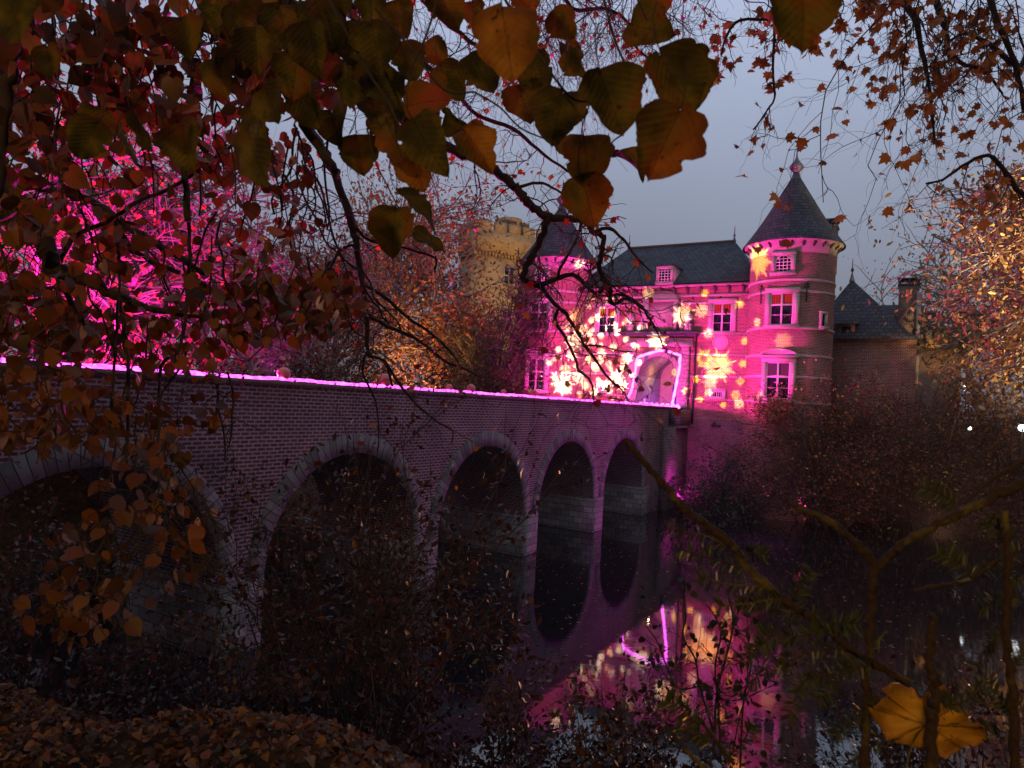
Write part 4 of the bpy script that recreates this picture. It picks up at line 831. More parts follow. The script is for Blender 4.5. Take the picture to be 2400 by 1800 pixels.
# ---------------------------------------------------------------- near linden tree: limbs, drooping twigs, mid leaves and large leaves
def limb(pts, d, r, n=4):
    """pixel polyline at depth d (or list) with pixel radius r -> smooth 3D polyline"""
    m = len(pts); d = [d]*m if np.isscalar(d) else d; r = [r*(1-.35*i/m) for i in range(m)] if np.isscalar(r) else r
    P = np.array([px(x, y, q) for (x, y), q in zip(pts, d)]); Rr = np.array([k*q/FPX for k, q in zip(r, d)])
    if m < 3: return P, Rr
    oP = []; oR = []
    for i in range(m-1):
        p0, p1, p2, p3 = P[max(i-1, 0)], P[i], P[i+1], P[min(i+2, m-1)]
        for k in range(n):
            u = k/n; oP.append(.5*((2*p1)+(-p0+p2)*u+(2*p0-5*p1+4*p2-p3)*u*u+(-p0+3*p1-3*p2+p3)*u**3)); oR.append(Rr[i]*(1-u)+Rr[i+1]*u)
    oP.append(P[-1]); oR.append(Rr[-1]); return np.array(oP), np.array(oR)
def knobbly(P, Rr, a=.10):
    P = P+RNG.normal(0, 1, P.shape)*Rr[:, None]*.22; return P, Rr*(1+RNG.uniform(-a, a, len(Rr)))
LT = thing('linden_tree', 'near linden tree overhanging from the left with dark limbs and large autumn leaves', 'tree', (-4.6, 2.2, 3.0))
LO = np.array([-4.6, 2.2, 3.0])
def lbuild(mb, name, mat, **k):
    mb.V = [v-LO for v in mb.V]; return mb.build(name, mat, LT, **k)
mb = MB(); mb.tube([(-4.6, 2.2, 2.6), (-4.5, 2.3, 4.5), (-4.2, 2.5, 6.5), (-3.8, 2.8, 8.5), (-3.2, 3.2, 11)], [.42, .36, .30, .24, .15], 12); lbuild(mb, 'trunk', M['bark'], smooth=True)
LIMBS = [
 ([(60,-120),(42,50),(30,120),(22,180),(10,260),(4,340),(-10,460)], 2.6, 17),
 ([(290,-100),(313,10),(345,75),(372,150),(398,225),(420,320),(436,420),(440,520)], 3.2, 11),
 ([(-120,330),(-20,440),(60,505),(110,590),(130,640),(190,650),(235,672),(280,697),(330,715),(400,735),(470,742)], 3.8, [26,24,22,20,19,15,13,11,8,6,4]),
 ([(128,640),(158,690),(180,730),(205,765),(235,808)], 3.8, 8),
 ([(280,697),(290,760),(300,840),(300,960),(296,1090)], 3.7, 5),
 ([(272,520),(280,640),(275,740),(268,860),(258,1010)], 3.5, 4),
 ([(440,500),(445,600),(440,700),(420,820),(378,860),(372,1000),(365,1100)], 3.6, 5),
 ([(180,880),(195,960),(220,1000),(232,1010)], 3.9, 4),
 ([(345,75),(300,110),(250,150),(170,180)], 3.2, 4),
 ([(130,640),(170,560),(250,520),(330,470),(420,430),(560,330)], 3.9, 6),
 ([(560,-90),(600,60),(650,170),(698,250),(723,305),(760,362),(792,405)], 3.4, [15,15,14,13,12,11,9]),
 ([(-60,440),(60,438),(130,445),(230,480),(300,530),(380,580),(480,640)], 5.0, 11),
 ([(230,480),(280,540),(330,600),(420,640)], 5.0, 7),
]
for pts, d, r in LIMBS:
    P, Rr = knobbly(*limb(pts, d, r)); mb = MB(); mb.tube(P, Rr, 8); lbuild(mb, 'branch', M['bark'], smooth=True)
ELL = [ # cx, cy, rx, ry, leaves, size px, twigs, tint
 (110,110,210,190,230,40,14,(.05,.6)),(420,120,260,170,390,37,22,(.05,.65)),(700,110,200,150,250,42,16,(.0,.6)),(50,390,120,170,170,36,10,(.2,.8)),
 (330,340,250,110,80,34,9,(.2,.8)),(570,370,170,120,80,30,9,(.1,.7)),(690,450,70,150,60,25,10,(.1,.6)),(140,560,230,110,90,32,8,(.2,.8)),
 (420,600,260,110,110,29,9,(.1,.8)),(640,705,200,95,270,27,10,(0,.6)),(330,775,290,70,240,27,9,(.1,.7)),(80,740,150,110,220,33,10,(.1,.7)),
 (120,950,190,100,220,29,12,(.2,.75)),(330,1060,110,130,90,30,8,(.1,.7)),(290,1290,190,120,95,30,10,(.1,.75)),(170,1420,150,80,60,30,6,(.2,.7)),
 (440,920,140,110,60,26,8,(.1,.7)),(770,690,110,80,70,22,8,(0,.6)),(420,1180,90,70,40,30,4,(.2,.8))]
mt = MB(); ml = MB()
for cx, cy, rx, ry, n, sz, nt, ti in ELL:
    a = RNG.uniform(0, 2*math.pi, n); q = np.sqrt(RNG.random(n)); X = cx+rx*q*np.cos(a); Y = cy+ry*q*np.sin(a)
    d = .072*FPX/sz*RNG.uniform(.8, 1.35, n); pos = np.array([px(x, y, k) for x, y, k in zip(X, Y, d)])
    leaves(ml, T_LIN, pos, .07, ti, .75, .3)
    for _ in range(nt):
        x = cx+RNG.uniform(-.9, .9)*rx; y = cy-ry*RNG.uniform(.2, 1.1); dd = .072*FPX/sz*RNG.uniform(.85, 1.25); pts = [(x, y)]; dx = RNG.uniform(-.5, .6)
        for k in range(5): x += dx*ry*.3+RNG.normal(0, 7); y += ry*.38*RNG.uniform(.5, 1.2); dx += RNG.normal(0, .15); pts.append((x, y))
        P, Rr = limb(pts, dd, RNG.uniform(1.6, 3.4), 3); mt.tube(P, Rr, 4, cap=False)
        for k in range(1, 5):
            bx, by = pts[k]; P, Rr = limb([(bx, by), (bx+RNG.normal(10, 22), by+RNG.uniform(8, 30)), (bx+RNG.normal(15, 40), by+RNG.uniform(25, 70))], dd, 1.5, 2); mt.tube(P, Rr, 3, cap=False)
lbuild(mt, 'twigs', M['bark'], smooth=True)
n = 7500; X = RNG.uniform(-11, 9, n); Y = RNG.uniform(-12, 8, n); Z = RNG.uniform(6.8, 13.5, n)  # added unseen leaf dome overhead, blocks sky light on the foreground
kp = (Z > 6.9+.85*np.maximum(Y, 0)) & ~((Y > -7) & (Y < 1.0) & (Z < 7.6) & (np.abs(X) < 5)); leaves(ml, T_LIN, np.stack([X, Y, Z], 1)[kp], .5, (.1, .7), .4, .3)
n = 2600; X = RNG.uniform(-17, 17, n); Y = RNG.uniform(-14, -11, n); Z = RNG.uniform(3, 12, n); leaves(ml, T_LIN, np.stack([X, Y, Z], 1), .6, (.1, .7), .4, .3)  # added unseen leaf wall behind the camera, also blocks sky light
lbuild(ml, 'crown', M['leaf_lin'], tint=True)  # visible leaves plus the added sky-blocking ones
def hero(x, y, L, ang, tint, tilt=0.0, roll=0.0, fold=.25, curl=.25, wide=1.0, mat='leaf_hero', maple=False, real=.10, petiole=True):
    """one large leaf: centre pixel, length in pixels, direction of the tip (0 = down, 90 = right)"""
    L *= .90; d = real*FPX/L; nr, nc = (30, 12); a = R_(ang)
    bites = [(random.uniform(.15, .9), random.choice((-1, 1)), random.uniform(.02, .06), random.uniform(.05, .28)) for _ in range(random.randint(1, 4))]
    tip = -math.cos(a)*UP+math.sin(a)*RT; nrm = -FW; side = np.cross(tip, nrm)
    tip2 = tip*math.cos(tilt)+nrm*math.sin(tilt); nrm2 = nrm*math.cos(tilt)-tip*math.sin(tilt)
    side2 = side*math.cos(roll)+nrm2*math.sin(roll); nrm3 = nrm2*math.cos(roll)-side*math.sin(roll)
    v = []; uv = []; ph = random.uniform(0, 6); kk = random.uniform(3, 6)
    for j in range(nr+1):
        tt = j/nr; wd = .56*math.sin(math.pi*min(1, tt**.58))**.72*wide if tt < .93 else .56*wide*math.sin(math.pi*.93**.58)**.72*((1-tt)/.07)**1.6*.9+.0
        wd *= 1+.05*((j*.9) % 1-.5)+.05*math.sin(kk*tt*3+ph)+random.gauss(0, .018)
        for i in range(nc+1):
            s = (i/nc-.5)*2; xx = s*wd
            for bt, bs, bw_, bd in bites:
                if bs*s > 0: xx *= 1-bd*math.exp(-((tt-bt)/bw_)**2)*abs(s)
            yy = tt*1.1-.13*abs(s)**2*(1-tt)**4
            zz_ = fold*abs(xx)-curl*(yy-.3)**2+.06*math.sin(7*xx+ph)*abs(s)+.055*math.sin(yy*9+ph*2)*s*abs(s)+.10*math.sin(ph)*xx*yy-.25*fold*xx*xx
            v.append((xx, yy-.52, zz_)); uv.append((xx, yy))
    v = np.array(v)*real; c = px(x, y, d)
    W = c+v[:, 0:1]*side2+v[:, 1:2]*tip2+v[:, 2:3]*nrm3
    f = [(j*(nc+1)+i, j*(nc+1)+i+1, (j+1)*(nc+1)+i+1, (j+1)*(nc+1)+i) for j in range(nr) for i in range(nc)]
    mb = MB(); mb.add(W, f, uv); mb.T = [np.clip(tint+.10*np.sin(np.array(uv)[:, 0]*5+ph)+.08*np.array(uv)[:, 1]-.05, 0, 1)]
    o = lbuild(mb, 'leaf', M[mat], smooth=True, tint=True)
    if petiole:
        st = W[nc//2]; P = [st-LO, st-tip2*.22*real+UP*.05*real+side*.04*real*random.uniform(-1, 1)-LO, st-tip2*.3*real+UP*.35*real-LO, st-tip2*.25*real+UP*.62*real+side*.1*real*random.uniform(-1, 1)-LO]
        mp = MB(); mp.tube(P, [.0011, .0011, .0012, .0014], 5); mp.build('petiole', M['bark'], o)
    return o
HERO = [ # x, y, length, tip angle, tint, tilt, roll, width
 (1189,104,172,8,.62,.1,.1,.95),(1321,61,76,50,.28,.2,.3,1),(1531,70,118,60,.42,.5,.3,.9),(1335,128,80,10,.3,.4,-.5,.9),(1352,150,85,35,.40,.3,.9,.8),(1024,127,66,35,.32,.1,.2,1),
 (1113,40,64,10,.38,.2,.1,.9),(1050,23,98,30,.22,.2,.1,1),(869,18,78,-10,.2,.1,.2,1),(1060,197,92,35,.25,.2,.2,.9),(1131,177,98,30,.2,.1,.1,1.1),(1259,176,92,30,.3,.1,.2,1),
 (1229,242,92,15,.22,.1,.1,1.1),(1306,282,132,-12,.26,.1,-.1,1.05),(1431,246,152,20,.33,.1,.15,1.02),(1585,200,160,30,.40,.1,-.15,.95),(1612,195,140,10,.30,.2,.2,1.0),(1552,345,172,-25,.52,.1,.1,1.02),
 (1375,376,118,5,.42,.1,.1,1.1),(1330,352,70,40,.36,.4,.2,.7),(1480,383,88,55,.3,.3,.9,.8),(1379,474,118,15,.60,.1,.1,1.0),(1003,237,104,100,.95,.1,.1,.95),(1122,352,118,35,.66,.1,.2,.85),
 (1071,290,84,50,.3,.3,.9,.8),(977,401,110,25,.66,.1,.2,.85),(1005,345,150,30,.26,.1,.2,.75),(930,336,114,25,.55,.3,.9,.7),(845,367,88,10,.34,.1,.1,1.1),(983,490,120,50,.4,.1,.9,.75),
 (921,545,114,-5,.45,.1,.1,1),(1008,566,84,60,.32,.3,.8,.7),(1882,30,168,5,.36,.1,.1,1.05),(1550,8,56,10,.4,.1,.1,1),(1230,2,82,20,.42,.1,.1,1.1),
 (880,110,120,10,.2,.1,.2,1),(866,170,104,20,.16,.1,.1,1),(905,215,110,30,.2,.2,.3,1),(832,205,100,-10,.2,.1,.2,1),(820,110,110,0,.18,.2,.2,1),(880,270,96,20,.25,.3,.4,.9),(935,260,84,40,.4,.4,.8,.8),
 (905,305,80,20,.3,.2,.3,1),(235,290,92,70,.22,.3,.4,.9),(205,330,104,-40,.24,.2,.4,.9),(345,318,110,25,.22,.3,.8,.7),(307,345,96,20,.35,.3,1.0,.6),(434,345,116,10,.26,.1,.2,1),(600,372,150,20,.3,.2,.6,.8),
 (517,188,88,10,.25,.1,.2,1),(434,87,96,15,.25,.1,.2,1),(36,38,150,20,.30,.1,.2,1),(665,65,110,15,.2,.1,.3,1),(735,120,120,10,.2,.2,.3,.9),(690,180,105,-10,.26,.1,.2,1),(640,250,112,25,.22,.3,.4,.9),
 (760,60,115,20,.18,.1,.2,1),(600,120,100,0,.22,.1,.2,1),(570,60,90,20,.3,.2,.2,1),(730,260,96,30,.24,.2,.4,.9),(785,300,90,15,.3,.2,.2,1),(510,40,84,-20,.26,.2,.2,1),(610,290,104,15,.3,.2,.5,.9),(800,20,90,15,.22,.2,.2,1),
 (940,50,84,20,.2,.2,.2,1),(955,150,90,20,.2,.2,.3,1),(1015,300,80,15,.28,.3,.4,.8),(30,520,60,20,.38,.1,.2,1),(120,150,80,10,.3,.1,.2,1)]
for x, y, L, a, ti, tl, rl, wd in HERO:
    hero(x, y, L, a, max(0, ti-.05+(.10 if ti < .3 else 0)), tl*random.choice((1, -1)), rl*random.choice((1, -1)), wide=wd, fold=random.uniform(.15, .7), curl=random.uniform(.1, .45)*random.choice((1, 1, -.6)))
mt = MB()
for pts, d, r in (([(1160,-40),(1262,126),(1335,226),(1384,238)],1.25,3.5),([(1030,-20),(1000,80),(962,165),(958,195)],1.3,3),([(1411,-20),(1440,90),(1469,155),(1505,202)],1.2,3.5),([(1487,-20),(1516,47)],1.2,3),
     ([(1505,202),(1470,300),(1440,328),(1426,345)],1.2,2.5),([(1554,116),(1560,152)],1.2,2),([(1384,238),(1364,300),(1366,330)],1.25,2),([(880,20),(960,110),(1040,210),(1110,215)],1.4,3.5),([(1110,215),(1170,250),(1220,300),(1290,330)],1.5,2.5),
     ([(860,300),(880,380),(905,430),(940,500)],1.6,2.5),([(760,-20),(820,90),(870,180),(910,240),(950,330)],1.5,4)):
    P, Rr = limb(pts, d, r); mt = MB(); mt.tube(P, Rr, 5, cap=False); lbuild(mt, 'twig', M['bark'], smooth=True)
# ---------------------------------------------------------------- plane tree branches before the castle and the sky
PT = thing('plane_tree', 'plane tree reaching in from above with thin bare twigs and small red leaves', 'tree', (-6.0, 6.0, 3.0)); PTO_ = np.array([-6.0, 6.0, 3.0])
def pbuild(mb, name, mat, root, org, **k):
    mb.V = [v-org for v in mb.V]; return mb.build(name, mat, root, **k)
mb = MB(); mb.tube([(-6, 6, 2.6), (-5.6, 6.1, 6), (-4.6, 6.3, 9), (-3.2, 6.4, 11.2)], [.5, .42, .34, .2], 12); pbuild(mb, 'trunk', M['bark'], PT, PTO_, smooth=True)
PL = [
 ([(700,-120),(800,60),(900,210),(960,290),(1060,350),(1110,365),(1150,393),(1190,425),(1213,445),(1232,471),(1258,492),(1283,507),(1301,512),(1330,512),(1350,515),(1372,520),(1395,543),(1413,556),(1410,585),(1404,614),(1408,640),(1417,657),(1431,684),(1428,706),(1442,713)],6.0,[20,19,17,15,13,12,11,11,11,11,10,10,10,8,7,7,7,7,6.5,6.5,6,6,5,5,4]),
 ([(1287,513),(1272,545),(1254,585),(1238,614),(1225,650),(1229,656),(1247,662),(1267,671),(1308,650),(1350,646),(1374,671),(1397,688),(1417,672)],6.0,[9,9,9,8.5,8,7,7,7,6,5.5,4.5,4,4]),
 ([(1267,671),(1290,702),(1310,722),(1325,735),(1340,757),(1354,779),(1370,808),(1390,837),(1413,870),(1433,893),(1457,913),(1470,935)],6.0,[6,5,5,4.5,4,4,3.6,3.4,3,2.6,2,1.6]),
 ([(1310,722),(1300,750),(1313,774),(1327,796),(1345,832),(1357,868),(1381,888),(1390,913),(1392,945)],6.0,[4,4,3.6,3.4,3.2,3,2.6,2.2,1.6]),
 ([(1442,713),(1470,700),(1505,722),(1515,738),(1530,760),(1545,790),(1556,815)],6.0,[4,3.5,3,2.6,2.2,1.8,1.4]),
 ([(1431,690),(1468,694),(1500,715),(1516,730)],6.0,[3.5,3.2,2.6,2]),
 ([(1370,810),(1410,811),(1450,822),(1490,825)],6.0,[2.4,2,1.8,1.4]),
 ([(1308,650),(1315,625),(1345,575),(1358,540),(1362,515)],6.0,[4,3.6,3,2.6,2]),
 ([(1213,440),(1260,428),(1295,440),(1330,460),(1360,470)],6.0,[4,3.6,3,2.5,2]),
 ([(1395,543),(1430,535),(1460,560),(1478,585),(1500,612),(1530,640)],6.0,[5,4,3.6,3,2.5,1.8]),
 ([(765,-100),(770,60),(720,200),(700,255),(725,305),(762,365),(795,440),(822,520),(835,575),(847,640),(858,737),(863,820),(870,835),(905,850),(918,905)],6.5,[14,14,13,12,12,11,10,9,8,7,6,5,4,3.5,3]),
 ([(847,665),(905,700),(950,740),(1020,790),(1060,830),(1075,850)],6.5,[5,4.6,4,3.4,3,2]),
 ([(835,575),(800,585),(765,640),(730,660)],6.5,[4,3.5,3,2]),
 ([(858,737),(910,765),(985,800),(1040,845),(1080,860),(1130,885)],6.5,[5,5,4,3.5,3,2]),
 ([(863,820),(850,870),(880,940),(888,1010),(885,1060)],6.3,[3.5,3,2.5,2,1.5]),
 ([(905,850),(960,930),(1020,985),(1060,1010),(1058,1040)],6.3,[3.5,3,2.5,2.2,1.5]),
 ([(822,520),(870,565),(940,580),(1010,600),(1022,610),(1020,640)],6.5,[4,4,3.5,3,3,2]),
 ([(800,0),(880,45),(930,100),(1010,160),(1050,200),(1120,270),(1200,300),(1260,350),(1330,400),(1400,440)],6.8,[9,9,8,7,6,5,4.5,4,3,2]),
 ([(950,-60),(1010,20),(1100,95),(1180,130),(1250,180),(1280,230)],7.0,[7,6,5,4,3,2]),
 ([(1300,-60),(1340,20),(1420,20),(1480,60),(1490,110),(1540,150)],7.0,[5,5,4,3.5,3,2])]
acc = []; tips = []; tw = dict(wob=.33, trop=(-.06, -.10, -.12), max=2, kids=(5, 3, 2), ang=1.0, rmin=.0022, seg=8, bare=.1)
for pts, d, r in PL:
    P, Rr = knobbly(*limb(pts, d, r)); mb = MB(); mb.tube(P, Rr, 7); pbuild(mb, 'branch', M['bark'], PT, PTO_, smooth=True)
    ln = len(P)
    for k in range(int(ln*.34)):
        i = random.randrange(ln//5, ln)
        if P[i][1] < 2: continue
        grow(acc, tips, V3(P[i]), V3((random.gauss(0, .8), random.gauss(0, .5), random.gauss(-.2, .6))), random.uniform(.25, .75), max(.0025, min(.008, Rr[i]*.4)), 1, tw)
for k in range(80):
    x = random.uniform(800, 1660); y = random.choice((-60, -40, -20, random.uniform(0, 240) if x < 1300 else -30)); d = random.uniform(6, 9)
    grow(acc, tips, V3(px(x, y, d)), V3((random.gauss(.25, .4), random.gauss(0, .4), -.8)), random.uniform(.7, 1.7)*(1.25 if x < 1350 else .8), random.uniform(.004, .009), 0, tw)
mb = MB()
for P, Rr, s in acc: mb.tube(P, Rr, 3, cap=False)
pbuild(mb, 'twigs', M['bark'], PT, PTO_)
tips = np.array(tips); mb = MB(); ii = RNG.choice(len(tips), min(len(tips), 560), replace=False); leaves(mb, T_PLA, tips[ii], .055, (0, .85), .8, .45)
pbuild(mb, 'crown', M['leaf_red'], PT, PTO_, tint=True)
# ---------------------------------------------------------------- plane tree at the top right
QO = np.array([9.5, 5.0, 2.0]); QT = thing('plane_tree', 'plane tree at the upper right with hanging twigs of orange and red leaves', 'tree', tuple(QO))
mb = MB(); mb.tube([(9.5, 5, 1.2), (9.3, 5.2, 5), (8.9, 5.6, 9), (8.0, 6.2, 12.5)], [.4, .34, .26, .16], 12); pbuild(mb, 'trunk', M['bark'], QT, QO, smooth=True)
acc = []; tips = []
QL = [([(2050,-140),(2080,-40),(2140,40),(2160,120),(2180,220),(2190,330)],8.5,[9,8,7,5.5,4,2]),([(2150,-140),(2190,-10),(2215,60),(2222,110),(2250,145),(2310,170),(2350,220)],8.5,[9,8,7,6,5,4,2]),
 ([(2460,-60),(2400,150),(2330,110),(2260,80),(2210,110)],8.2,[8,7,5,4,2]),([(1980,-80),(1960,10),(1880,45),(1820,45),(1735,48),(1705,80),(1690,130)],8.0,[6,5,4,4,3.5,3,2]),([(2460,420),(2400,460),(2330,370),(2270,380),(2210,420),(2170,430)],8.6,[8,7,5,4,3,2]),
 ([(1830,-50),(1815,60),(1812,180),(1815,230),(1790,270),(1765,305)],8.0,[4,3.5,3,2.5,2,1.5]),([(2300,-100),(2330,30),(2380,150),(2400,260)],8.0,[8,7,6,4])]
for pts, d, r in QL:
    P, Rr = knobbly(*limb(pts, d, r)); mb = MB(); mb.tube(P, Rr, 7); pbuild(mb, 'branch', M['bark'], QT, QO, smooth=True)
    for k in range(int(len(P)*.8)):
        i = random.randrange(2, len(P)); grow(acc, tips, V3(P[i]), V3((random.gauss(-.1, .6), random.gauss(0, .4), random.gauss(-.7, .4))), random.uniform(.4, 1.3)*(1 if P[i][0] > 4.2 else .4), max(.003, min(.009, Rr[i]*.4)), 1, tw)
for k in range(46):
    x = random.triangular(1680, 2450, 2300); d = random.uniform(7, 9.5)
    grow(acc, tips, V3(px(x, random.uniform(-80, 20), d)), V3((random.gauss(-.1, .3), random.gauss(0, .3), -.9)), random.uniform(.8, 2.4)*(1.0 if x > 2080 else .3), random.uniform(.005, .011), 0, tw)
mb = MB()
for P, Rr, s in acc: mb.tube(P, Rr, 3, cap=False)
pbuild(mb, 'twigs', M['bark'], QT, QO)
tips = np.array(tips); mb = MB(); ii = RNG.choice(len(tips), min(len(tips), 900), replace=False); leaves(mb, T_PLA, tips[ii], .10, (.1, .95), .8, .4)
pbuild(mb, 'crown', M['leaf_orange'], QT, QO, tint=True)
# ---------------------------------------------------------------- near bank: leaf litter, shrub, saplings, yew and the big yellow leaf
n = 32000; X = RNG.uniform(-6.5, 1.8, n); Y = RNG.uniform(1.8, 7.0, n); Z = zground(X, Y); kx = (Z > .1); X, Y, Z = X[kx], Y[kx], Z[kx]; n = len(X)
mb = MB(); nr = RNG.normal(0, .55, (n, 3)); nr[:, 2] = 1; tp = RNG.normal(size=(n, 3)); tp[:, 2] *= .25
TL = fan([tuple(p[:2]) for p in T_LIN[0][1:]], fold=.55, droop=.35); mb.batch(TL[0], TL[1], np.stack([X, Y, Z+.025+.03*RNG.random(n)], 1), tp, nr, RNG.uniform(.022, .05, n), .05+.8*RNG.random(n)**1.3)
o = mb.build('fallen_leaves', M['leaf_lin'], tint=True); tag(o, 'thick carpet of brown orange fallen leaves on the near bank', 'fallen leaves', kind='stuff')
n = 2600; X = RNG.uniform(-4, 16, n); Y = 8+28*RNG.random(n)**1.4; kq = zground(X, Y) < WL-.1; X, Y = X[kq], Y[kq]; n = len(X)
mb = MB(); nr = RNG.normal(0, .08, (n, 3)); nr[:, 2] = 1; tp = RNG.normal(size=(n, 3)); tp[:, 2] *= .05
mb.batch(T_LIN[0]*np.array([1, 1, .25]), T_LIN[1], np.stack([X, Y, np.full(n, WL+.012)], 1), tp, nr, RNG.uniform(.03, .075, n), RNG.uniform(.1, 1, n))
o = mb.build('floating_leaves', M['leaf_lin'], tint=True); tag(o, 'scattered fallen leaves floating on the dark moat water', 'floating leaves', kind='stuff')
BD = dict(bark=M['bark'], ang=.45, sub=5, spread=.045, droop=-.04)
shrub('bramble_shrub', 'dark bushy bramble in front of the second bridge arch', (-1.2, 5.6, 1.3), 20, 2.9, .75, T_OVA, .055, 4400, M['leaf_bramble'], (0, .9), 'dark shrubs on the near bank', rad=.010, down=.3, **BD)
shrub('bramble_shrub', 'dark bramble in the middle before the third pier', (-1.15, 6.3, .9), 16, 2.1, .45, T_OVA, .05, 2800, M['leaf_bramble'], (0, .8), 'dark shrubs on the near bank', rad=.009, down=.3, **BD)
shrub('bramble_shrub', 'low olive bramble below the castle reflection', (.25, 4.9, .9), 40, 1.55, 1.0, T_OVA, .05, 11000, M['leaf_bramble'], (.1, 1), 'dark shrubs on the near bank', rad=.007, down=.2, **BD)
shrub('bramble_shrub', 'sparse bramble at the left under the first arch', (-3.2, 6.2, 1.2), 22, 1.1, 1.5, T_OVA, .055, 4000, M['leaf_bramble'], (0, .7), 'dark shrubs on the near bank', rad=.008, down=.3, **BD)
shrub('bramble_shrub', 'dark bramble at the far left edge over the fallen leaves', (-4.7, 6.5, 1.2), 24, 2.0, 1.6, T_OVA, .055, 4600, M['leaf_bramble'], (0, .7), 'dark shrubs on the near bank', rad=.008, down=.3, **BD)
shrub('bramble_shrub', 'dark bramble under the sapling at the bottom edge', (.85, 4.7, .9), 36, 1.35, .9, T_OVA, .05, 9000, M['leaf_bramble'], (0, .9), 'dark shrubs on the near bank', rad=.007, down=.2, **BD)
shrub('bramble_shrub', 'dim bramble at the lower right under the yew', (1.5, 4.6, .9), 34, .8, 1.3, T_OVA, .05, 7000, M['leaf_bramble'], (0, .7), 'dark shrubs on the near bank', rad=.007, down=.2, **BD)
shrub('bramble_shrub', 'dark bramble at the bottom right corner', (3.4, 4.4, 1.0), 26, 1.9, 1.4, T_OVA, .05, 4000, M['leaf_bramble'], (0, .6), 'dark shrubs on the near bank', rad=.007, down=.2, **BD)
shrub('bramble_shrub', 'leafy bramble low at left centre beside the fallen leaves', (-2.0, 4.9, 1.6), 20, 1.1, 1.2, T_OVA, .05, 3000, M['leaf_bramble'], (0, .9), 'dark shrubs on the near bank', rad=.006, down=.2, **BD)
SA = px(1676, 1760, 4.6); ST = thing('sapling', 'thin sapling with sparse dark leaves against the pink reflection', 'sapling', tuple(SA))
acc = []; tips = []; so_ = dict(wob=.12, trop=(.02, .02, .0), max=2, kids=(4, 3, 2), ang=.8, rmin=.0016, seg=6, bare=.2)
for pts, r in (([(1672,1780),(1680,1627),(1701,1544),(1719,1460),(1708,1400)],5),([(1672,1713),(1640,1609),(1629,1544),(1600,1490),(1608,1440),(1595,1370)],4.5),([(1640,1609),(1588,1612),(1563,1562),(1538,1500),(1512,1465)],3.5),([(1735,1800),(1742,1650),(1760,1560),(1750,1480)],4),
      ([(1718,1760),(1745,1640),(1800,1540)],3),([(1690,1790),(1684,1660),(1676,1560),(1690,1480),(1660,1420)],4)):
    P, Rr = limb(pts, 4.6, r*.62); acc.append((P-SA, Rr, 5))
    for k in range(9):
        i = random.randrange(3, len(P)); grow(acc, tips, V3(P[i]-SA), V3((random.gauss(0, .7), random.gauss(0, .4), random.gauss(.5, .4))), random.uniform(.15, .4), .003, 1, so_)
wood(acc, 'stems', M['bark'], ST); tips = np.array(tips); mb = MB(); ii = RNG.choice(len(tips), min(150, len(tips)), replace=False); leaves(mb, T_LIN, tips[ii], .034, (0, .5), 1.0, .4)
mb.build('foliage', M['leaf_dark'], ST, tint=True)
# yew with mossy branches, very near on the right
YO = px(2300, 1900, 1.4); YT = thing('yew_bush', 'near yew bush with mossy forked branches at the lower right', 'bush', tuple(YO))
YL = [([(1462,1030),(1509,1081),(1560,1142),(1600,1186),(1654,1229),(1708,1269),(1752,1330),(1799,1374),(1835,1402),(1889,1439),(1944,1478),(1998,1525),(2052,1558),(2106,1590),(2200,1680)],1.25,[7,9,10,11,11,12,12,12,12,12,12,11,11,11,11]),
 ([(1850,1180),(1896,1200),(1958,1229),(2009,1276),(2048,1325),(2045,1360),(2040,1450),(2032,1600),(2030,1742),(2030,1850)],1.2,[6,9,10,11,13,12,11,11,12,13]),
 ([(2048,1340),(2074,1312),(2124,1269),(2215,1222),(2290,1185),(2400,1130),(2480,1100)],1.2,[11,12,11,12,13,15,16]),
 ([(2189,1440),(2182,1500),(2179,1554),(2192,1620),(2185,1700),(2178,1860)],1.0,[10,12,12,14,16,18]),
 ([(2356,1200),(2362,1340),(2360,1490),(2372,1600),(2380,1850)],1.1,[8,10,11,12,13]),
 ([(2140,1385),(2200,1372),(2270,1360),(2340,1310)],1.2,[4,6,6,5]),([(1560,1700),(1610,1760),(1660,1810)],1.1,[4,6,7]),([(1590,1640),(1650,1700),(1720,1790)],1.2,[5,6,6]),
 ([(2040,1540),(2090,1575),(2140,1600)],1.1,[5,6,5]),([(2480,1000),(2400,1080),(2330,1120),(2260,1180)],1.3,[9,8,6,4])]
nd = MB()
for pts, d, r in YL:
    P, Rr = limb(pts, d, r, 9); P, Rr = knobbly(P, Rr*.82, a=.16); Rr = Rr*(1+.3*np.clip(np.sin(np.arange(len(P))*.55+d*9)-.55, 0, 1)); mb = MB(); mb.tube(P-YO, Rr, 9); mb.build('branch', M['bark_near'], YT, smooth=True)
def sprig(x0, y0, x1, y1, d, n=60, L=.022):
    pts = [(x0, y0), ((x0+x1)/2+random.gauss(0, 8), (y0+y1)/2+random.gauss(0, 8)), (x1, y1)]; P, Rr = limb(pts, d, 2.2, 6); wd_ = MB(); wd_.tube(P-YO, Rr, 5, cap=False); ow = wd_.build('sprig', M['bark_near'], YT, smooth=True); nd = MB()
    t_ = P[-1]-P[0]; t_ /= np.linalg.norm(t_)
    u_ = RNG.random(n); pos = np.array([P[min(len(P)-1, int(k*len(P)))] for k in u_]); sd = np.where(RNG.random(n) < .5, -1, 1)
    sv = np.cross(t_, -FW); tip = sv[None]*sd[:, None]+t_[None]*.45+RNG.normal(0, .22, (n, 3)); nd.batch(T_NEE[0]*np.array([1.6, 1, 1]), T_NEE[1], pos-YO, tip, RNG.normal(0, .4, (n, 3))-FW, RNG.uniform(.7, 1.2, n)*L, RNG.uniform(0, 1, n)); nd.build('needles', M['needle'], ow, tint=True)
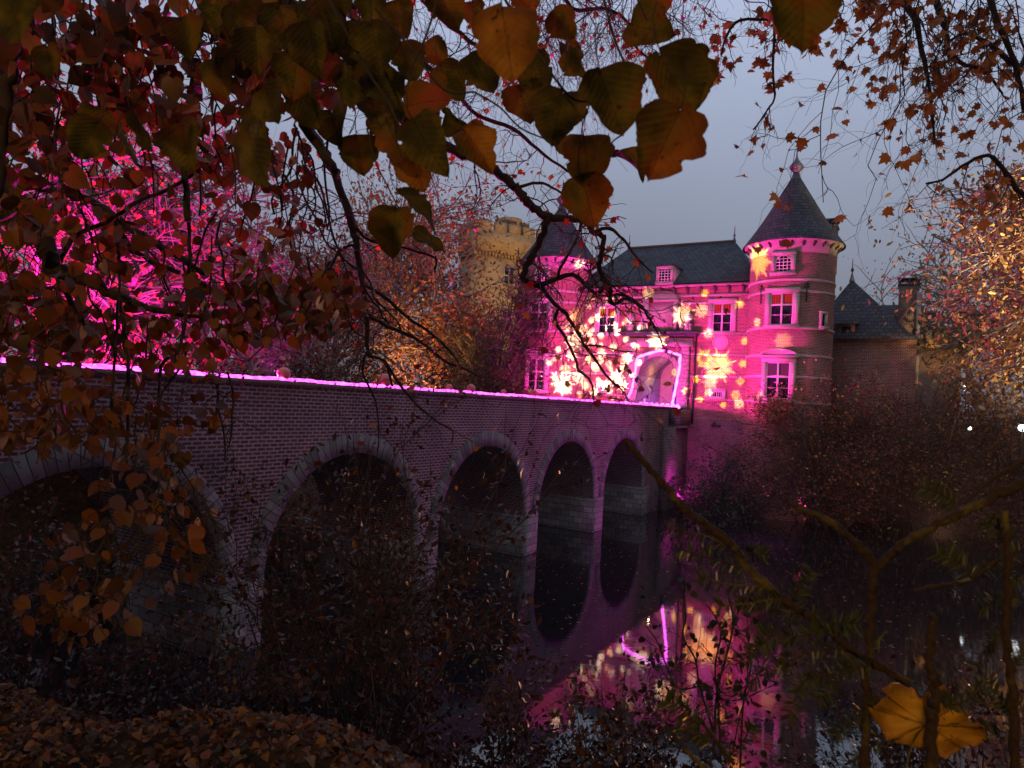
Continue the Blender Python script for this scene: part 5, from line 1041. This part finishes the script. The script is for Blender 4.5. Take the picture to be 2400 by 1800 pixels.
for a_ in ((1700,1280,1570,1240),(1740,1330,1600,1290),(1790,1375,1640,1350),(1830,1400,1690,1420),(1880,1440,1740,1400),(1930,1475,1790,1490),(1980,1520,1830,1560),(2040,1560,1880,1600),(1900,1450,2010,1460),(1960,1490,2060,1500),
           (1800,1500,1720,1560),(2000,1540,1920,1640),(1640,1700,1560,1640),(1660,1740,1590,1700),(1700,1780,1760,1700),(2280,1360,2200,1300),(2300,1345,2390,1290),(2350,1320,2420,1380),(2360,1480,2290,1560),(2370,1560,2440,1500),(2330,1700,2240,1760),(2380,1660,2320,1600),(2370,1260,2310,1210),(1850,1560,1760,1600),(1900,1580,1850,1680),
           (2100,1700,2000,1780),(2060,1640,1960,1720),(2240,1180,2160,1140),(2390,1400,2300,1430),(1720,1290,1790,1300),(1860,1420,1900,1340),(2210,1650,2300,1610)):
    sprig(*a_, random.uniform(1.1, 1.45), 70)
# yellow maple leaf caught behind the yew stem: traced outline with its own thickness and curl
YP = [(2035,1660),(2052,1655),(2078,1634),(2070,1615),(2100,1600),(2135,1612),(2160,1640),(2178,1600),(2192,1597),(2215,1610),(2232,1640),(2255,1645),(2275,1690),(2310,1707),(2313,1732),(2288,1750),(2262,1745),(2240,1765),(2215,1780),(2195,1770),(2180,1752),(2150,1757),(2110,1740),(2078,1735),(2060,1700)]
yd = 1.16; YC = px(2180, 1690, yd); MO = thing('maple_leaf', 'large yellow maple leaf caught behind a yew stem at the lower right', 'leaf', tuple(YC))
YQ = []
for i in range(len(YP)):
    (x0, y0), (x1, y1) = YP[i], YP[(i+1) % len(YP)]
    for k in range(4): YQ.append((x0+(x1-x0)*k/4+random.gauss(0, 2.0), y0+(y1-y0)*k/4+random.gauss(0, 2.0)))
mb = MB(); v = []; uv = []; LV = np.linspace(0, 1, 12)
for lv in LV:
    for x, y in YQ:
        xx, yy = 2170+(x-2170)*lv, 1700+(y-1700)*lv; rr = math.hypot(x-2170, y-1700)*lv; an = math.atan2(yy-1700, xx-2170)
        v.append(px(xx, yy, yd+.04-.0000028*rr*rr+.016*abs(math.sin(an*2.5))*rr/120+.012*math.sin(xx*.04+yy*.03)+.005*math.sin(yy*.11))-YC); uv.append(((xx-2170)/140, (yy-1700)/140))
m_ = len(YQ); f = [(j*m_+i, j*m_+(i+1) % m_, (j+1)*m_+(i+1) % m_, (j+1)*m_+i) for j in range(len(LV)-1) for i in range(m_)]
mb.add(v, f, uv); mb.T = [np.repeat(.75-.55*LV**3, m_)]; o = mb.build('blade', M['leaf_yellow'], MO, smooth=True, tint=True)
o.modifiers.new('thick', 'SOLIDIFY').thickness = .0015
mb = MB(); P, Rr = limb([(2180, 1690), (2150, 1720), (2130, 1770), (2120, 1830)], yd+.03, 2.5); mb.tube(P-YC, Rr, 5); mb.build('stalk', M['bark_near'], MO, smooth=True)

# ---------------------------------------------------------------- thin haze added for a glow around the lights
mb = MB(); mb.box((0, 8, 14), (1840, 1840, 34)); m = bpy.data.materials.new('glow_haze'); m.use_nodes = True; t = NT(m.node_tree)
v = t.n('ShaderNodeVolumePrincipled', {'Color': (.9, .9, .95, 1), 'Density': .0002, 'Anisotropy': .3}); t.n('ShaderNodeOutputMaterial', {'Volume': v.outputs[0]})
hz = mb.build('haze', m); tag(hz, 'thin added haze giving a soft glow around the lights', 'haze', kind='stuff')
